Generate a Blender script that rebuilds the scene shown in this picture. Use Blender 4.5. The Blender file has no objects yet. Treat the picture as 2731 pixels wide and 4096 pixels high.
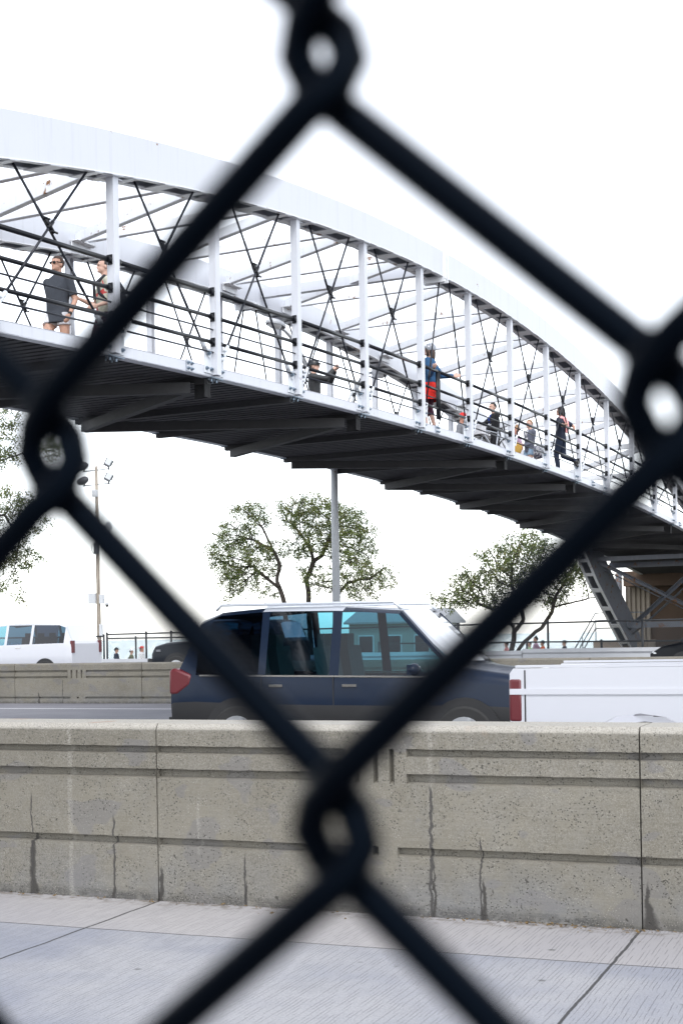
import bpy, math, random
import numpy as np
from mathutils import Vector, Matrix, Euler
rad = math.radians
random.seed(7)
scene = bpy.context.scene
COL = scene.collection
TH = rad(21.7); CT, ST = math.cos(TH), math.sin(TH)      # the roads run along u, v points away from the camera
def W(u, v, z=0.0): return Vector((u*CT + v*ST, -u*ST + v*CT, z))

# ------------------------------------------------------------------ materials
class NT:
    def __init__(self, name):
        self.m = bpy.data.materials.new(name); self.m.use_nodes = True
        self.t = self.m.node_tree; self.b = self.t.nodes['Principled BSDF']
        self.co = None
    def n(self, typ, **kw):
        x = self.t.nodes.new(typ)
        for k, v in kw.items(): setattr(x, k, v)
        return x
    def l(self, a, b): self.t.links.new(a, b)
    def inp(self, sock, v):
        if hasattr(v, 'node'): self.l(v, sock)
        elif isinstance(v, (tuple, list)) and len(v) == 3 and sock.type == 'RGBA': sock.default_value = (*v, 1)
        else: sock.default_value = v
    def coord(self):
        if self.co is None: self.co = self.n('ShaderNodeTexCoord').outputs['Object']
        return self.co
    def xyz(self):
        s = self.n('ShaderNodeSeparateXYZ'); self.l(self.coord(), s.inputs[0]); return s.outputs
    def scaled(self, sc):
        m = self.n('ShaderNodeVectorMath', operation='MULTIPLY'); self.l(self.coord(), m.inputs[0]); m.inputs[1].default_value = sc
        return m.outputs[0]
    def noise(self, scale, detail=4, rough=.6, vec=None):
        x = self.n('ShaderNodeTexNoise'); x.inputs['Scale'].default_value = scale
        x.inputs['Detail'].default_value = detail; x.inputs['Roughness'].default_value = rough
        self.l(vec if vec is not None else self.coord(), x.inputs['Vector']); return x.outputs['Fac']
    def voro(self, scale, vec=None):
        x = self.n('ShaderNodeTexVoronoi'); x.inputs['Scale'].default_value = scale
        self.l(vec if vec is not None else self.coord(), x.inputs['Vector']); return x
    def math(self, op, a, b=0.0, c=0.0):
        x = self.n('ShaderNodeMath', operation=op)
        self.inp(x.inputs[0], a); self.inp(x.inputs[1], b); self.inp(x.inputs[2], c); return x.outputs[0]
    def rng(self, v, a, b, c=0.0, d=1.0):
        x = self.n('ShaderNodeMapRange'); x.interpolation_type = 'SMOOTHSTEP'
        self.inp(x.inputs[0], v)
        for i, q in enumerate((a, b, c, d)): x.inputs[i+1].default_value = q
        return x.outputs[0]
    def mix(self, f, a, b):
        x = self.n('ShaderNodeMix', data_type='RGBA')
        self.inp(x.inputs[0], f); self.inp(x.inputs[6], a); self.inp(x.inputs[7], b); return x.outputs[2]
    def bump(self, h, strength=.3, dist=.01):
        x = self.n('ShaderNodeBump'); x.inputs['Strength'].default_value = strength; x.inputs['Distance'].default_value = dist
        self.l(h, x.inputs['Height']); self.l(x.outputs[0], self.b.inputs['Normal'])
    def col(self, c): self.inp(self.b.inputs['Base Color'], c)
    def rough(self, r): self.inp(self.b.inputs['Roughness'], r)
    def metal(self, r): self.inp(self.b.inputs['Metallic'], r)

def plain(name, c, rough=.6, metal=0.0, var=.15, scale=6.0, bump=0.0, coat=0.0):
    m = NT(name)
    f = m.noise(scale, 5)
    lo = tuple(q*(1-var) for q in c); hi = tuple(min(1, q*(1+var)) for q in c)
    m.col(m.mix(f, lo, hi)); m.rough(rough); m.metal(metal)
    if bump: m.bump(m.noise(scale*6, 4), bump, .01)
    if coat: m.b.inputs['Coat Weight'].default_value = coat
    return m.m

def white_paint(name, rust=.66, tint=(.57, .59, .64)):
    m = NT(name)
    big = m.noise(.9, 5); fine = m.noise(14, 5)
    base = m.mix(big, tuple(q*.95 for q in tint), tint)
    base = m.mix(m.math('MULTIPLY', m.rng(fine, .62, .75), .12), base, (.42, .42, .42))
    st = m.math('MULTIPLY', m.rng(m.noise(1.0, 5, .65, m.scaled((9, 9, .5))), .50, .72), .22)
    base = m.mix(st, base, (.36, .36, .37))
    r = m.math('MULTIPLY', m.rng(m.noise(2.2, 6, .7), rust, rust+.03), m.rng(m.noise(9, 4), .45, .6))
    m.col(m.mix(r, base, m.mix(m.noise(30, 3), (.30, .13, .035), (.12, .05, .02))))
    m.rough(m.math('ADD', .38, m.math('MULTIPLY', r, .5)))
    m.bump(fine, .08, .01)
    return m.m

def crack(m, x, z, u0, w, amp, z0, z1, fr=5.0):
    d = m.math('SUBTRACT', x, u0)
    wob = m.math('MULTIPLY', m.math('SUBTRACT', m.noise(fr, 4, .6), .5), amp)
    a = m.math('ABSOLUTE', m.math('ADD', d, wob))
    f = m.rng(a, w*.35, w, 1, 0)
    return m.math('MULTIPLY', f, m.math('MULTIPLY', m.rng(z, z0-.03, z0+.02), m.rng(z, z1-.05, z1+.02, 1, 0)))

def concrete_wall(name, cracks, stains, seams, warm=1.0, scale=1.0, dirt=.30):
    m = NT(name); X = m.xyz(); x, z = X[0], X[2]
    b1 = m.noise(1.1, 6, .62); b2 = m.noise(7*scale, 6, .7); b3 = m.noise(120*scale, 4, .75)
    c = m.mix(m.rng(b1, .3, .7), (.138, .125, .096*warm), (.207, .190, .152*warm))
    c = m.mix(m.math('MULTIPLY', m.rng(b2, .35, .7), .5), c, (.19, .183, .165))
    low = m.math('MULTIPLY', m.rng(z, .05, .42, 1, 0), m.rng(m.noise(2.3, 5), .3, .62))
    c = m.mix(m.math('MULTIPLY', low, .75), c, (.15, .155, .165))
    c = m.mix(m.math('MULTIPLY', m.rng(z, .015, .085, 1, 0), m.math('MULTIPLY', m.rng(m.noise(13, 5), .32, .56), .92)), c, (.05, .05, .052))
    # board lines, aggregate, blow holes
    hl = m.noise(9, 3, .6, m.scaled((.5, 1, 14)))
    c = m.mix(m.math('MULTIPLY', m.rng(hl, .45, .75), .14), c, (.38, .36, .32))
    zone = m.math('MAXIMUM', m.rng(z, .66, .80), m.math('MULTIPLY', m.rng(m.noise(1.9, 3), .46, .60), .8))
    gr = m.mix(m.rng(b3, .35, .70), m.mix(.65, c, (.06, .054, .042)), m.mix(.5, c, (.36, .34, .30)))
    c = m.mix(m.math('ADD', .24, m.math('MULTIPLY', zone, .36)), c, gr)
    pt = m.math('MULTIPLY', m.rng(m.noise(2.7, 3, .4, m.scaled((1, 1, 1.7))), .60, .625), .6)
    c = m.mix(pt, c, (.150, .145, .145))
    bl = m.noise(.55, 4, .5, m.scaled((1, 1, .6)))
    c = m.mix(m.math('MULTIPLY', m.rng(bl, .40, .66), .35), c, (.105, .095, .075))
    v = m.voro(105*scale)
    c = m.mix(m.math('MULTIPLY', m.rng(v.outputs['Distance'], .12, .32, 1, 0), m.math('MULTIPLY', m.rng(m.noise(13*scale, 3), .46, .64), .75)), c, (.36, .34, .30))
    dv = m.n('ShaderNodeVectorMath', operation='MULTIPLY_ADD'); nn = m.n('ShaderNodeTexNoise'); nn.inputs['Scale'].default_value = 34*scale; m.l(m.coord(), nn.inputs['Vector']); m.l(nn.outputs['Color'], dv.inputs[0]); dv.inputs[1].default_value = (.022, .022, .022); m.l(m.coord(), dv.inputs[2])
    v2 = m.voro(66*scale, dv.outputs[0])
    hole = m.math('MULTIPLY', m.rng(v2.outputs['Distance'], .17, .31, 1, 0), m.rng(m.noise(6.3*scale, 4), .42, .54))
    dv3 = m.n('ShaderNodeVectorMath', operation='MULTIPLY_ADD'); m.l(nn.outputs['Color'], dv3.inputs[0]); dv3.inputs[1].default_value = (.06, .06, .04); m.l(m.coord(), dv3.inputs[2])
    v3 = m.voro(9*scale, dv3.outputs[0])
    hole2 = m.math('MULTIPLY', m.rng(v3.outputs['Distance'], .05, .11, 1, 0), m.rng(m.noise(2.6, 3), .50, .56))
    hole = m.math('MAXIMUM', hole, hole2)
    c = m.mix(m.math('MULTIPLY', hole, .85), c, (.05, .047, .04))
    for u0, w, amp, z0, z1 in seams:
        c = m.mix(m.math('MULTIPLY', crack(m, x, z, u0, w, amp, z0, z1, 22), m.math('MULTIPLY', m.rng(b3, .35, .6), .35)), c, (.36, .345, .31))
    for u0, w, amp, z0, z1 in stains:
        wz = m.math('MULTIPLY', m.math('SUBTRACT', 1.15, m.math('POWER', m.math('DIVIDE', m.math('MAXIMUM', z, 0.0), z1), .5)), m.math('MULTIPLY', m.rng(m.noise(4.1, 3), .25, .7, .5, 1.8), w*.85))
        a = m.math('ABSOLUTE', m.math('ADD', m.math('SUBTRACT', x, u0), m.math('MULTIPLY', m.math('SUBTRACT', m.noise(6, 5, .7), .5), amp*1.6)))
        f = m.rng(m.math('DIVIDE', a, m.math('MAXIMUM', wz, .004)), .35, 1.0, 1, 0)
        f = m.math('MULTIPLY', f, m.rng(z, z1-.06, z1+.01, 1, 0))
        c = m.mix(m.math('MULTIPLY', f, m.math('MULTIPLY', m.rng(b2, .15, .45), .9)), c, (.034, .031, .028))
    ck = None
    for u0, w, amp, z0, z1 in cracks:
        f = crack(m, x, z, u0, w, amp, z0, z1, 9)
        ck = f if ck is None else m.math('MAXIMUM', ck, f)
    if ck is not None: c = m.mix(m.math('MULTIPLY', ck, .9), c, (.045, .042, .04))
    c = m.mix(m.math('MULTIPLY', m.rng(z, 1.005, 1.035), m.math('MULTIPLY', m.rng(b3, .2, .6), .8)), c, (.40, .38, .34))  # cap colour lightened to stand in for light on its upward faces
    # rust patches along the cap
    rz = m.math('MULTIPLY', m.rng(z, .97, 1.03), m.rng(m.noise(1.7, 3), .60, .66))
    c = m.mix(m.math('MULTIPLY', rz, m.math('MULTIPLY', m.rng(b3, .4, .6), .7)), c, (.30, .13, .06))
    m.col(c); m.rough(.9)
    h = m.math('SUBTRACT', m.math('ADD', m.math('MULTIPLY', b2, .5), m.math('MULTIPLY', b3, .4)), m.math('MULTIPLY', hole, 1.2))
    if ck is not None: h = m.math('SUBTRACT', h, m.math('MULTIPLY', ck, 1.0))
    m.bump(h, .55, .008)
    return m.m

def road_concrete():
    m = NT('tined concrete road'); X = m.xyz(); x, y = X[0], X[1]
    b1 = m.noise(.45, 5, .6); b2 = m.noise(5, 6, .7); b3 = m.noise(90, 3, .7)
    c = m.mix(m.rng(b1, .38, .62), (.225, .238, .285), (.335, .335, .35))
    c = m.mix(m.math('MULTIPLY', m.rng(b2, .4, .75), .25), c, (.25, .25, .27))
    c = m.mix(m.math('MULTIPLY', m.rng(b3, .42, .66), .50), c, (.19, .19, .195))
    # gutter strip beside the barrier is sandier
    c = m.mix(m.math('MULTIPLY', m.rng(y, 6.6, 6.64), .55), c, (.355, .33, .315))
    vec = m.n('ShaderNodeVectorMath', operation='MULTIPLY'); m.l(m.coord(), vec.inputs[0]); vec.inputs[1].default_value = (50, 5, 1)
    t = m.noise(1.0, 2, .5, vec.outputs[0])
    per = m.math('SINE', m.math('ADD', m.math('MULTIPLY', x, 2*math.pi/.020), m.math('MULTIPLY', m.noise(1.6, 3), 9.0)))
    groove = m.math('MULTIPLY', m.rng(per, .60, .98), m.rng(t, .42, .58))
    c = m.mix(m.math('MULTIPLY', groove, .33), c, (.12, .12, .125))
    def line(coord, p, w, amp, fr):
        wob = m.math('MULTIPLY', m.math('SUBTRACT', m.noise(fr, 4, .65), .5), amp)
        return m.rng(m.math('ABSOLUTE', m.math('ADD', m.math('SUBTRACT', coord, p), wob)), w*.4, w, 1, 0)
    j = line(y, 6.62, .008, .02, 4)
    for u0 in (-9.84, -6.99, -4.15, -1.31, 1.54, 4.38):
        k = line(x, u0, .011, .035, 2.6) if u0 != 99 else 0
        j = m.math('MAXIMUM', j, k)
    c = m.mix(m.math('MULTIPLY', j, .93), c, (.035, .035, .035))
    v = m.voro(3.3); sp = m.math('MULTIPLY', m.rng(v.outputs['Distance'], .03, .085, 1, 0), m.rng(m.noise(1.4, 2), .40, .50))
    c = m.mix(m.math('MULTIPLY', m.rng(m.noise(1.1, 6, .7), .54, .72), .30), c, (.19, .19, .195))
    c = m.mix(m.math('MULTIPLY', sp, .8), c, (.10, .10, .10))
    dirt = m.math('MULTIPLY', m.rng(y, 7.22, 7.42), m.rng(m.noise(14, 5), .45, .6))
    c = m.mix(m.math('MULTIPLY', dirt, .7), c, (.12, .10, .075))
    m.col(c); m.rough(.85)
    m.bump(m.math('SUBTRACT', m.math('MULTIPLY', b3, .3), m.math('ADD', groove, j)), .6, .006)
    return m.m

def asphalt(name, c0=(.115, .115, .13), c1=(.17, .17, .19)):
    m = NT(name); b = m.noise(120, 3, .7); g = m.noise(.5, 5)
    c = m.mix(m.rng(b, .3, .7), c0, c1); c = m.mix(m.math('MULTIPLY', m.rng(g, .4, .6), .3), c, (.22, .22, .235))
    m.col(c); m.rough(.85); m.bump(b, .4, .006); return m.m

def glass(name, tint, ior=1.45):
    m = NT(name); t = m.t; out = t.nodes['Material Output']
    tr = m.n('ShaderNodeBsdfTransparent'); tr.inputs[0].default_value = (*tint, 1)
    gl = m.n('ShaderNodeBsdfGlossy'); gl.inputs['Roughness'].default_value = .03
    fr = m.n('ShaderNodeFresnel'); fr.inputs[0].default_value = ior
    mx = m.n('ShaderNodeMixShader'); m.l(fr.outputs[0], mx.inputs[0]); m.l(tr.outputs[0], mx.inputs[1]); m.l(gl.outputs[0], mx.inputs[2])
    m.l(mx.outputs[0], out.inputs[0]); return m.m

def leaf_mat(name, c):
    m = NT(name); t = m.t; out = t.nodes['Material Output']
    f = m.noise(1.3, 3)
    cc = m.mix(f, tuple(q*.6 for q in c), tuple(q*1.35 for q in c)); m.col(cc); m.rough(.55)
    tl = m.n('ShaderNodeBsdfTranslucent'); m.l(cc, tl.inputs[0])
    mx = m.n('ShaderNodeMixShader'); mx.inputs[0].default_value = .38
    m.l(m.b.outputs[0], mx.inputs[1]); m.l(tl.outputs[0], mx.inputs[2]); m.l(mx.outputs[0], out.inputs[0]); return m.m

def plaid(name, base, spots, scale=7):
    m = NT(name); f = m.noise(scale, 2, .5); c = base
    for k, (col, a, b) in enumerate(spots):
        f = m.noise(scale*(1+.35*k), 2, .5, m.scaled((1+.1*k, 1, 1.2)))
        c = m.mix(m.rng(f, a, b), c, col)
    m.col(c); m.rough(.85); return m.m

M = {}
M['white'] = white_paint('white bridge paint')
M['white2'] = white_paint('rusty lit white bridge paint', .61, (.74, .76, .79))  # same paint as the arch, rustier; sky light on the bracing put into a paler tint
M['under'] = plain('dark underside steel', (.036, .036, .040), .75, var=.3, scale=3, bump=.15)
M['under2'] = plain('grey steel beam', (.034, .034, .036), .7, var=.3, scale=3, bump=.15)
M['legpaint'] = white_paint('weathered grey blue steel', .56, (.15, .165, .20))
M['black'] = plain('black rail paint', (.005, .006, .009), .30, var=.3, scale=8)
M['rod'] = plain('dark grey rod paint', (.014, .016, .024), .33, var=.3, scale=8)
for q in ('black', 'rod'): M[q].node_tree.nodes['Principled BSDF'].inputs['Specular IOR Level'].default_value = .3
M['galv'] = plain('galvanised bolt steel', (.20, .25, .31), .35, .75, var=.3, scale=20)
M['clevis'] = plain('painted clevis', (.62, .65, .69), .45, var=.1)
M['vinyl'] = plain('black vinyl wire coating', (.0006, .0009, .0016), .42, var=.3, scale=300)
M['vinyl'].node_tree.nodes['Principled BSDF'].inputs['Specular IOR Level'].default_value = .05
M['vinyl'].node_tree.nodes['Principled BSDF'].inputs['Specular Tint'].default_value = (.35, .6, 1, 1)
M['fenceblack'] = plain('black fence tube', (.014, .016, .02), .5, var=.2)
M['fencewire'] = plain('dark fence wire', (.035, .045, .055), .5, var=.2)
M['trim'] = plain('black rubber trim', (.012, .012, .013), .6)
M['tyre'] = plain('tyre rubber', (.018, .018, .018), .8, bump=.2, scale=20)
M['rim'] = plain('alloy rim', (.45, .46, .48), .3, .8)
M['navy'] = plain('dark navy car paint', (.006, .013, .030), .22, .0, var=.1, coat=.25)
M['silver'] = plain('silver roof paint', (.50, .53, .58), .3, .2, var=.04, coat=.4)
M['carwhite'] = plain('white car paint', (.50, .51, .55), .3, var=.02, coat=.2)
M['carblack'] = plain('black car paint', (.004, .005, .007), .3, .0, var=.1, coat=.2)
M['cargrey'] = plain('dark grey car paint', (.012, .015, .020), .35, .0, var=.1, coat=.2)
for q in ('navy', 'cargrey', 'carblack'): M[q].node_tree.nodes['Principled BSDF'].inputs['Specular IOR Level'].default_value = .2; M[q].node_tree.nodes['Principled BSDF'].inputs['Coat Weight'].default_value = .04
M['glasst'] = glass('teal car glass', (.34, .62, .70))
M['glassd'] = glass('privacy glass', (.10, .14, .20))
M['seat'] = plain('dark car seat', (.03, .03, .034), .8)
M['redlamp'] = plain('red lamp lens', (.10, .007, .012), .4, coat=.3, var=.1)
M['lens'] = plain('clear lamp lens', (.75, .78, .80), .1, coat=.8, var=.05)
M['amber'] = plain('amber lens', (.55, .20, .03), .2, coat=.6)
M['chrome'] = plain('chrome', (.7, .7, .72), .12, 1.0, var=.03)
M['mast'] = white_paint('weathered pale pole', .60, (.42, .44, .46))
M['arm'] = plain('pale lamp arm', (.45, .47, .49), .5, var=.08)
M['wood'] = plain('pale weathered wood pole', (.36, .31, .26), .85, var=.25, scale=5, bump=.3)
M['grey'] = plain('grey lamp housing', (.12, .125, .14), .5, var=.2)
M['lightgrey'] = plain('light grey box', (.55, .57, .60), .5, var=.08)
M['water'] = NT('lake water').m
def _w():
    m = NT('lake water'); m.col((.16, .30, .33)); m.rough(.25); m.bump(m.noise(.35, 4, .6, m.scaled((1, .35, 1))), .35, .5); return m.m
M['water'] = _w()
M['ground'] = plain('park ground', (.20, .19, .17), .95, var=.3, scale=.4)
M['grass'] = plain('lawn', (.07, .10, .03), .95, var=.3, scale=2, bump=.3)
M['bark'] = plain('dark bark', (.035, .028, .024), .95, var=.45, scale=5, bump=.6)
M['leaf'] = leaf_mat('spring leaf', (.145, .185, .05))
M['leaf2'] = leaf_mat('dark leaf', (.065, .095, .032))
M['leaf3'] = leaf_mat('olive leaf', (.17, .165, .055))
M['parapet'] = plain('pale parapet', (.46, .47, .49), .8, var=.12, scale=2, bump=.2)
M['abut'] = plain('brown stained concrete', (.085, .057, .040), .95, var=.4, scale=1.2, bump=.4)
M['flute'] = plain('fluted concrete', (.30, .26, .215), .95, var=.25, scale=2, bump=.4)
M['step'] = plain('sand coloured step concrete', (.36, .30, .245), .95, var=.25, scale=3, bump=.3)
M['galvrail'] = plain('grey handrail', (.20, .215, .24), .4, .5)
M['housewall'] = plain('pale house wall', (.30, .29, .27), .8, var=.06)
M['houseroof'] = plain('grey house roof', (.24, .25, .27), .8, var=.12, scale=4)
M['markwhite'] = plain('road marking white', (.70, .70, .72), .7, var=.2, scale=30)
# people
M['skin'] = plain('skin', (.52, .30, .22), .55, var=.08, scale=20)
M['skin2'] = plain('pale skin', (.60, .38, .30), .55, var=.08, scale=20)
M['skin3'] = plain('ruddy skin', (.50, .24, .17), .55, var=.1, scale=20)
M['eyedark'] = plain('dark eye', (.02, .015, .012), .3)
M['hairbrown'] = plain('brown hair', (.045, .022, .014), .6, var=.4, scale=60)
M['hairdark'] = plain('dark hair', (.014, .010, .009), .55, var=.4, scale=60)
M['hairblond'] = plain('dark blond hair', (.30, .17, .085), .6, var=.3, scale=60)
M['hairgrey'] = plain('white hair', (.58, .57, .56), .7, var=.15, scale=60)
M['tee'] = plain('charcoal cotton', (.045, .052, .066), .9, var=.2, scale=9, bump=.3)
M['teegrey'] = plain('grey cotton', (.19, .20, .225), .9, var=.15, scale=9, bump=.3)
M['hoodgrey'] = plain('slate hoodie cotton', (.115, .125, .165), .92, var=.2, scale=9, bump=.4)
M['hoodblack'] = plain('black hoodie cotton', (.010, .011, .014), .9, var=.3, scale=9, bump=.4)
M['raincoat'] = plain('dark rain jacket', (.018, .020, .023), .55, var=.3, scale=9, bump=.3)
M['denim'] = plain('blue denim', (.022, .085, .19), .9, var=.3, scale=14, bump=.4)
M['denimlight'] = plain('light blue denim', (.28, .40, .54), .9, var=.25, scale=14, bump=.4)
M['jeansdark'] = plain('dark indigo denim', (.012, .020, .045), .9, var=.3, scale=14, bump=.4)
M['navytop'] = plain('navy cotton', (.012, .017, .036), .9, var=.3, scale=9)
M['red'] = plain('bright red cloth', (.72, .018, .008), .8, var=.12, scale=7, bump=.3)
M['redcap'] = plain('red cap cloth', (.60, .025, .02), .8, var=.1)
M['plum'] = plain('plum leggings', (.055, .012, .03), .85, var=.2)
M['shorts'] = plain('pale shorts', (.62, .62, .66), .9, var=.1, bump=.3)
M['floral'] = plaid('floral shirt', (.55, .55, .46), [((.38, .41, .32), .50, .62), ((.50, .06, .06), .58, .62)], 6)
M['pack'] = plain('dark navy backpack', (.012, .014, .022), .7, var=.3)
M['blue'] = plain('bright blue cloth', (.015, .06, .32), .8, var=.2)
M['helmetgrey'] = plain('pale grey helmet', (.27, .29, .33), .4, var=.08, scale=20)
M['helmetdark'] = plain('dark helmet', (.018, .020, .025), .3, var=.2)
M['pink'] = plain('pink scarf cloth', (.85, .38, .38), .85, var=.12, bump=.3)
M['yellow'] = plain('mustard yellow cloth', (.55, .33, .07), .85, var=.2, bump=.3)
M['stripe'] = plaid('striped canvas', (.60, .60, .64), [((.10, .10, .16), .5, .53)], 14)
M['orange'] = plain('orange cloth', (.80, .16, .05), .85)
M['lime'] = plain('pale green cloth', (.45, .75, .36), .85)
M['mauve'] = plain('mauve cloth', (.45, .30, .42), .85)
M['whitecloth'] = plain('white cloth', (.72, .72, .75), .85, var=.06)
M['olive'] = plain('olive cloth', (.13, .14, .08), .85)
M['boot'] = plain('black boot leather', (.012, .012, .013), .4)

# ------------------------------------------------------------------ mesh builder
class MB:
    def __init__(self): self.v = []; self.f = []; self.mi = []; self.sm = []
    def add(self, vs, fs, mi=0, smooth=False):
        o = len(self.v); self.v += [tuple(p) for p in vs]
        for f in fs: self.f.append(tuple(i+o for i in f)); self.mi.append(mi); self.sm.append(smooth)
        return self
    def box(self, c, s, rot=None, mi=0):
        hx, hy, hz = s[0]/2, s[1]/2, s[2]/2
        p = [Vector((x, y, z)) for x in (-hx, hx) for y in (-hy, hy) for z in (-hz, hz)]
        if rot is not None: p = [rot @ q for q in p]
        c = Vector(c); p = [q+c for q in p]
        return self.add(p, [(0, 1, 3, 2), (4, 6, 7, 5), (0, 4, 5, 1), (2, 3, 7, 6), (0, 2, 6, 4), (1, 5, 7, 3)], mi)
    def beam(self, a, b, w, h, up=(0, 0, 1), mi=0):
        a = Vector(a); b = Vector(b); d = (b-a); L = d.length; d.normalize(); up = Vector(up)
        sx = d.cross(up)
        if sx.length < 1e-4: sx = d.cross(Vector((1, 0, 0)))
        sx.normalize(); uz = sx.cross(d)
        R = Matrix((d, -sx, uz)).transposed()
        return self.box((a+b)/2, (L, w, h), R, mi)
    def tube(self, pts, r, n=8, cap=True, mi=0, smooth=True):
        pts = [Vector(p) for p in pts]; N = len(pts)
        if not hasattr(r, '__len__'): r = [r]*N
        t = (pts[1]-pts[0]).normalized()
        x = t.cross(Vector((0, 0, 1)))
        if x.length < 1e-3: x = t.cross(Vector((1, 0, 0)))
        x.normalize(); vs = []
        for k in range(N):
            if 0 < k < N-1: t = (pts[k+1]-pts[k-1])
            elif k == 0: t = pts[1]-pts[0]
            else: t = pts[-1]-pts[-2]
            if t.length < 1e-9: t = Vector((0, 0, 1))
            t.normalize(); x = (x - t*x.dot(t))
            if x.length < 1e-6: x = t.orthogonal()
            x.normalize(); y = t.cross(x)
            for q in range(n):
                a = 2*math.pi*q/n; vs.append(pts[k] + (x*math.cos(a)+y*math.sin(a))*r[k])
        fs = [(k*n+q, k*n+(q+1) % n, (k+1)*n+(q+1) % n, (k+1)*n+q) for k in range(N-1) for q in range(n)]
        self.add(vs, fs, mi, smooth)
        if cap:
            o = len(self.v)-N*n
            self.f.append(tuple(o+q for q in range(n))[::-1]); self.mi.append(mi); self.sm.append(False)
            self.f.append(tuple(o+(N-1)*n+q for q in range(n))); self.mi.append(mi); self.sm.append(False)
        return self
    def etube(self, secs, n=16, mi=0, cap=True):
        # secs: (centre, rx, ry) horizontal ellipses stacked; x axis = local x, second axis perpendicular to the spine
        P = [Vector(s[0]) for s in secs]; vs = []
        for k, (c, rx, ry) in enumerate(secs):
            a = P[min(k+1, len(P)-1)]-P[max(k-1, 0)]; a.normalize()
            x = Vector((1, 0, 0)); x = (x-a*x.dot(a)).normalized(); y = a.cross(x)
            for q in range(n):
                an = 2*math.pi*q/n; vs.append(P[k]+x*math.cos(an)*rx+y*math.sin(an)*ry)
        N = len(secs)
        fs = [(k*n+q, k*n+(q+1) % n, (k+1)*n+(q+1) % n, (k+1)*n+q) for k in range(N-1) for q in range(n)]
        if cap: fs += [tuple(range(n))[::-1], tuple((N-1)*n+q for q in range(n))]
        return self.add(vs, fs, mi, True)
    def ell(self, c, r, rot=None, nu=16, nv=10, mi=0, keep=None):
        c = Vector(c); vs = []; 
        for j in range(nv+1):
            ph = math.pi*j/nv
            for i in range(nu):
                a = 2*math.pi*i/nu
                p = Vector((r[0]*math.sin(ph)*math.cos(a), r[1]*math.sin(ph)*math.sin(a), r[2]*math.cos(ph)))
                vs.append(p)
        fs = []
        for j in range(nv):
            for i in range(nu):
                q = (j*nu+i, (j+1)*nu+i, (j+1)*nu+(i+1) % nu, j*nu+(i+1) % nu)
                if j == 0: q = (q[0], q[1], q[2])
                elif j == nv-1: q = (q[0], q[1], q[3])
                if keep is not None:
                    m = sum((vs[k] for k in q), Vector())/len(q)
                    if not keep(m): continue
                fs.append(q)
        if rot is not None: vs = [rot @ p for p in vs]
        # merge poles
        vs = [p+c for p in vs]
        top = 0; bot = nv*nu
        fs = [tuple(top if k < nu else (bot if k >= bot else k) for k in f) for f in fs]
        return self.add(vs, fs, mi, True)
    def extr(self, poly, axis_o, ax, ay, az, L, mi=0):
        # extrude 2-D polygon (a,b) in plane ax,ay along az by L
        o = Vector(axis_o); ax, ay, az = Vector(ax), Vector(ay), Vector(az); n = len(poly)
        vs = [o+ax*a+ay*b for a, b in poly]+[o+ax*a+ay*b+az*L for a, b in poly]
        fs = [(k, (k+1) % n, n+(k+1) % n, n+k) for k in range(n)]+[tuple(range(n))[::-1], tuple(range(n, 2*n))]
        return self.add(vs, fs, mi)
    def build(self, name, mats, parent=None, loc=None, rotz=None, sharp=None):
        me = bpy.data.meshes.new(name); me.from_pydata(self.v, [], self.f); me.update()
        if not isinstance(mats, (list, tuple)): mats = [mats]
        for m in mats: me.materials.append(m)
        me.polygons.foreach_set('material_index', self.mi); me.polygons.foreach_set('use_smooth', self.sm)
        if sharp: 
            me.polygons.foreach_set('use_smooth', [True]*len(self.f)); me.set_sharp_from_angle(angle=rad(sharp))
        o = bpy.data.objects.new(name, me); COL.objects.link(o)
        if parent is not None: o.parent = parent
        if loc is not None: o.location = loc
        if rotz is not None: o.rotation_euler = (0, 0, rotz)
        return o

def tag(o, label=None, cat=None, group=None, kind=None):
    if label: o['label'] = label
    if cat: o['category'] = cat
    if group: o['group'] = group
    if kind: o['kind'] = kind
    return o
def empty(name, loc=(0, 0, 0), rotz=0.0, label=None, cat=None, group=None, parent=None):
    o = bpy.data.objects.new(name, None); COL.objects.link(o); o.location = loc; o.rotation_euler = (0, 0, rotz); o.empty_display_size = .2
    if parent is not None: o.parent = parent
    return tag(o, label, cat, group)
def copy(o, parent, loc=None):
    c = o.copy(); COL.objects.link(c); c.parent = parent
    if loc is not None: c.location = loc
    return c

# ------------------------------------------------------------------ ground, roads, lake
def sheet(name, mat, us, prof, kind='structure'):
    b = MB(); vs = []; fs = []; n = len(prof)
    for u in us:
        for v, z in prof: vs.append((u, v, z))
    for i in range(len(us)-1):
        for k in range(n-1): fs.append((i*n+k, (i+1)*n+k, (i+1)*n+k+1, i*n+k+1))
    b.add(vs, fs); o = b.build(name, mat, rotz=-TH); o['kind'] = kind; return o
sheet('ground', M['ground'], (-4000, -60, 60, 4000), [(-400, -.02), (30.5, -.02), (30.6, .23), (48, .23), (54, -.5), (76, -.62), (78, -3), (4000, -6)])
sheet('near_road', road_concrete(), [-60+4*k for k in range(31)], [(-12, 0), (7.44, 0)])
sheet('expressway', asphalt('dark asphalt'), [-90+10*k for k in range(16)], [(7.45, 0), (30.39, 0)])
sheet('far_road', asphalt('far asphalt'), [-100+10*k for k in range(16)], [(30.9, .25), (46.4, .25)])
sheet('lawn', M['grass'], [-120, -60, 0, 60], [(55, -.49), (75, -.6)])
sheet('lake', M['water'], (-30000, -300, 300, 30000), [(77.9, -1.3), (300, -1.3), (30000, -1.3)])
for v, w, nm in ((28.0, .12, 'edge_marking'), (8.6, .12, 'edge_marking')):
    sheet(nm, M['markwhite'], [-90, 0, 60], [(v-w/2, .004), (v+w/2, .004)])
b = MB()
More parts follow.
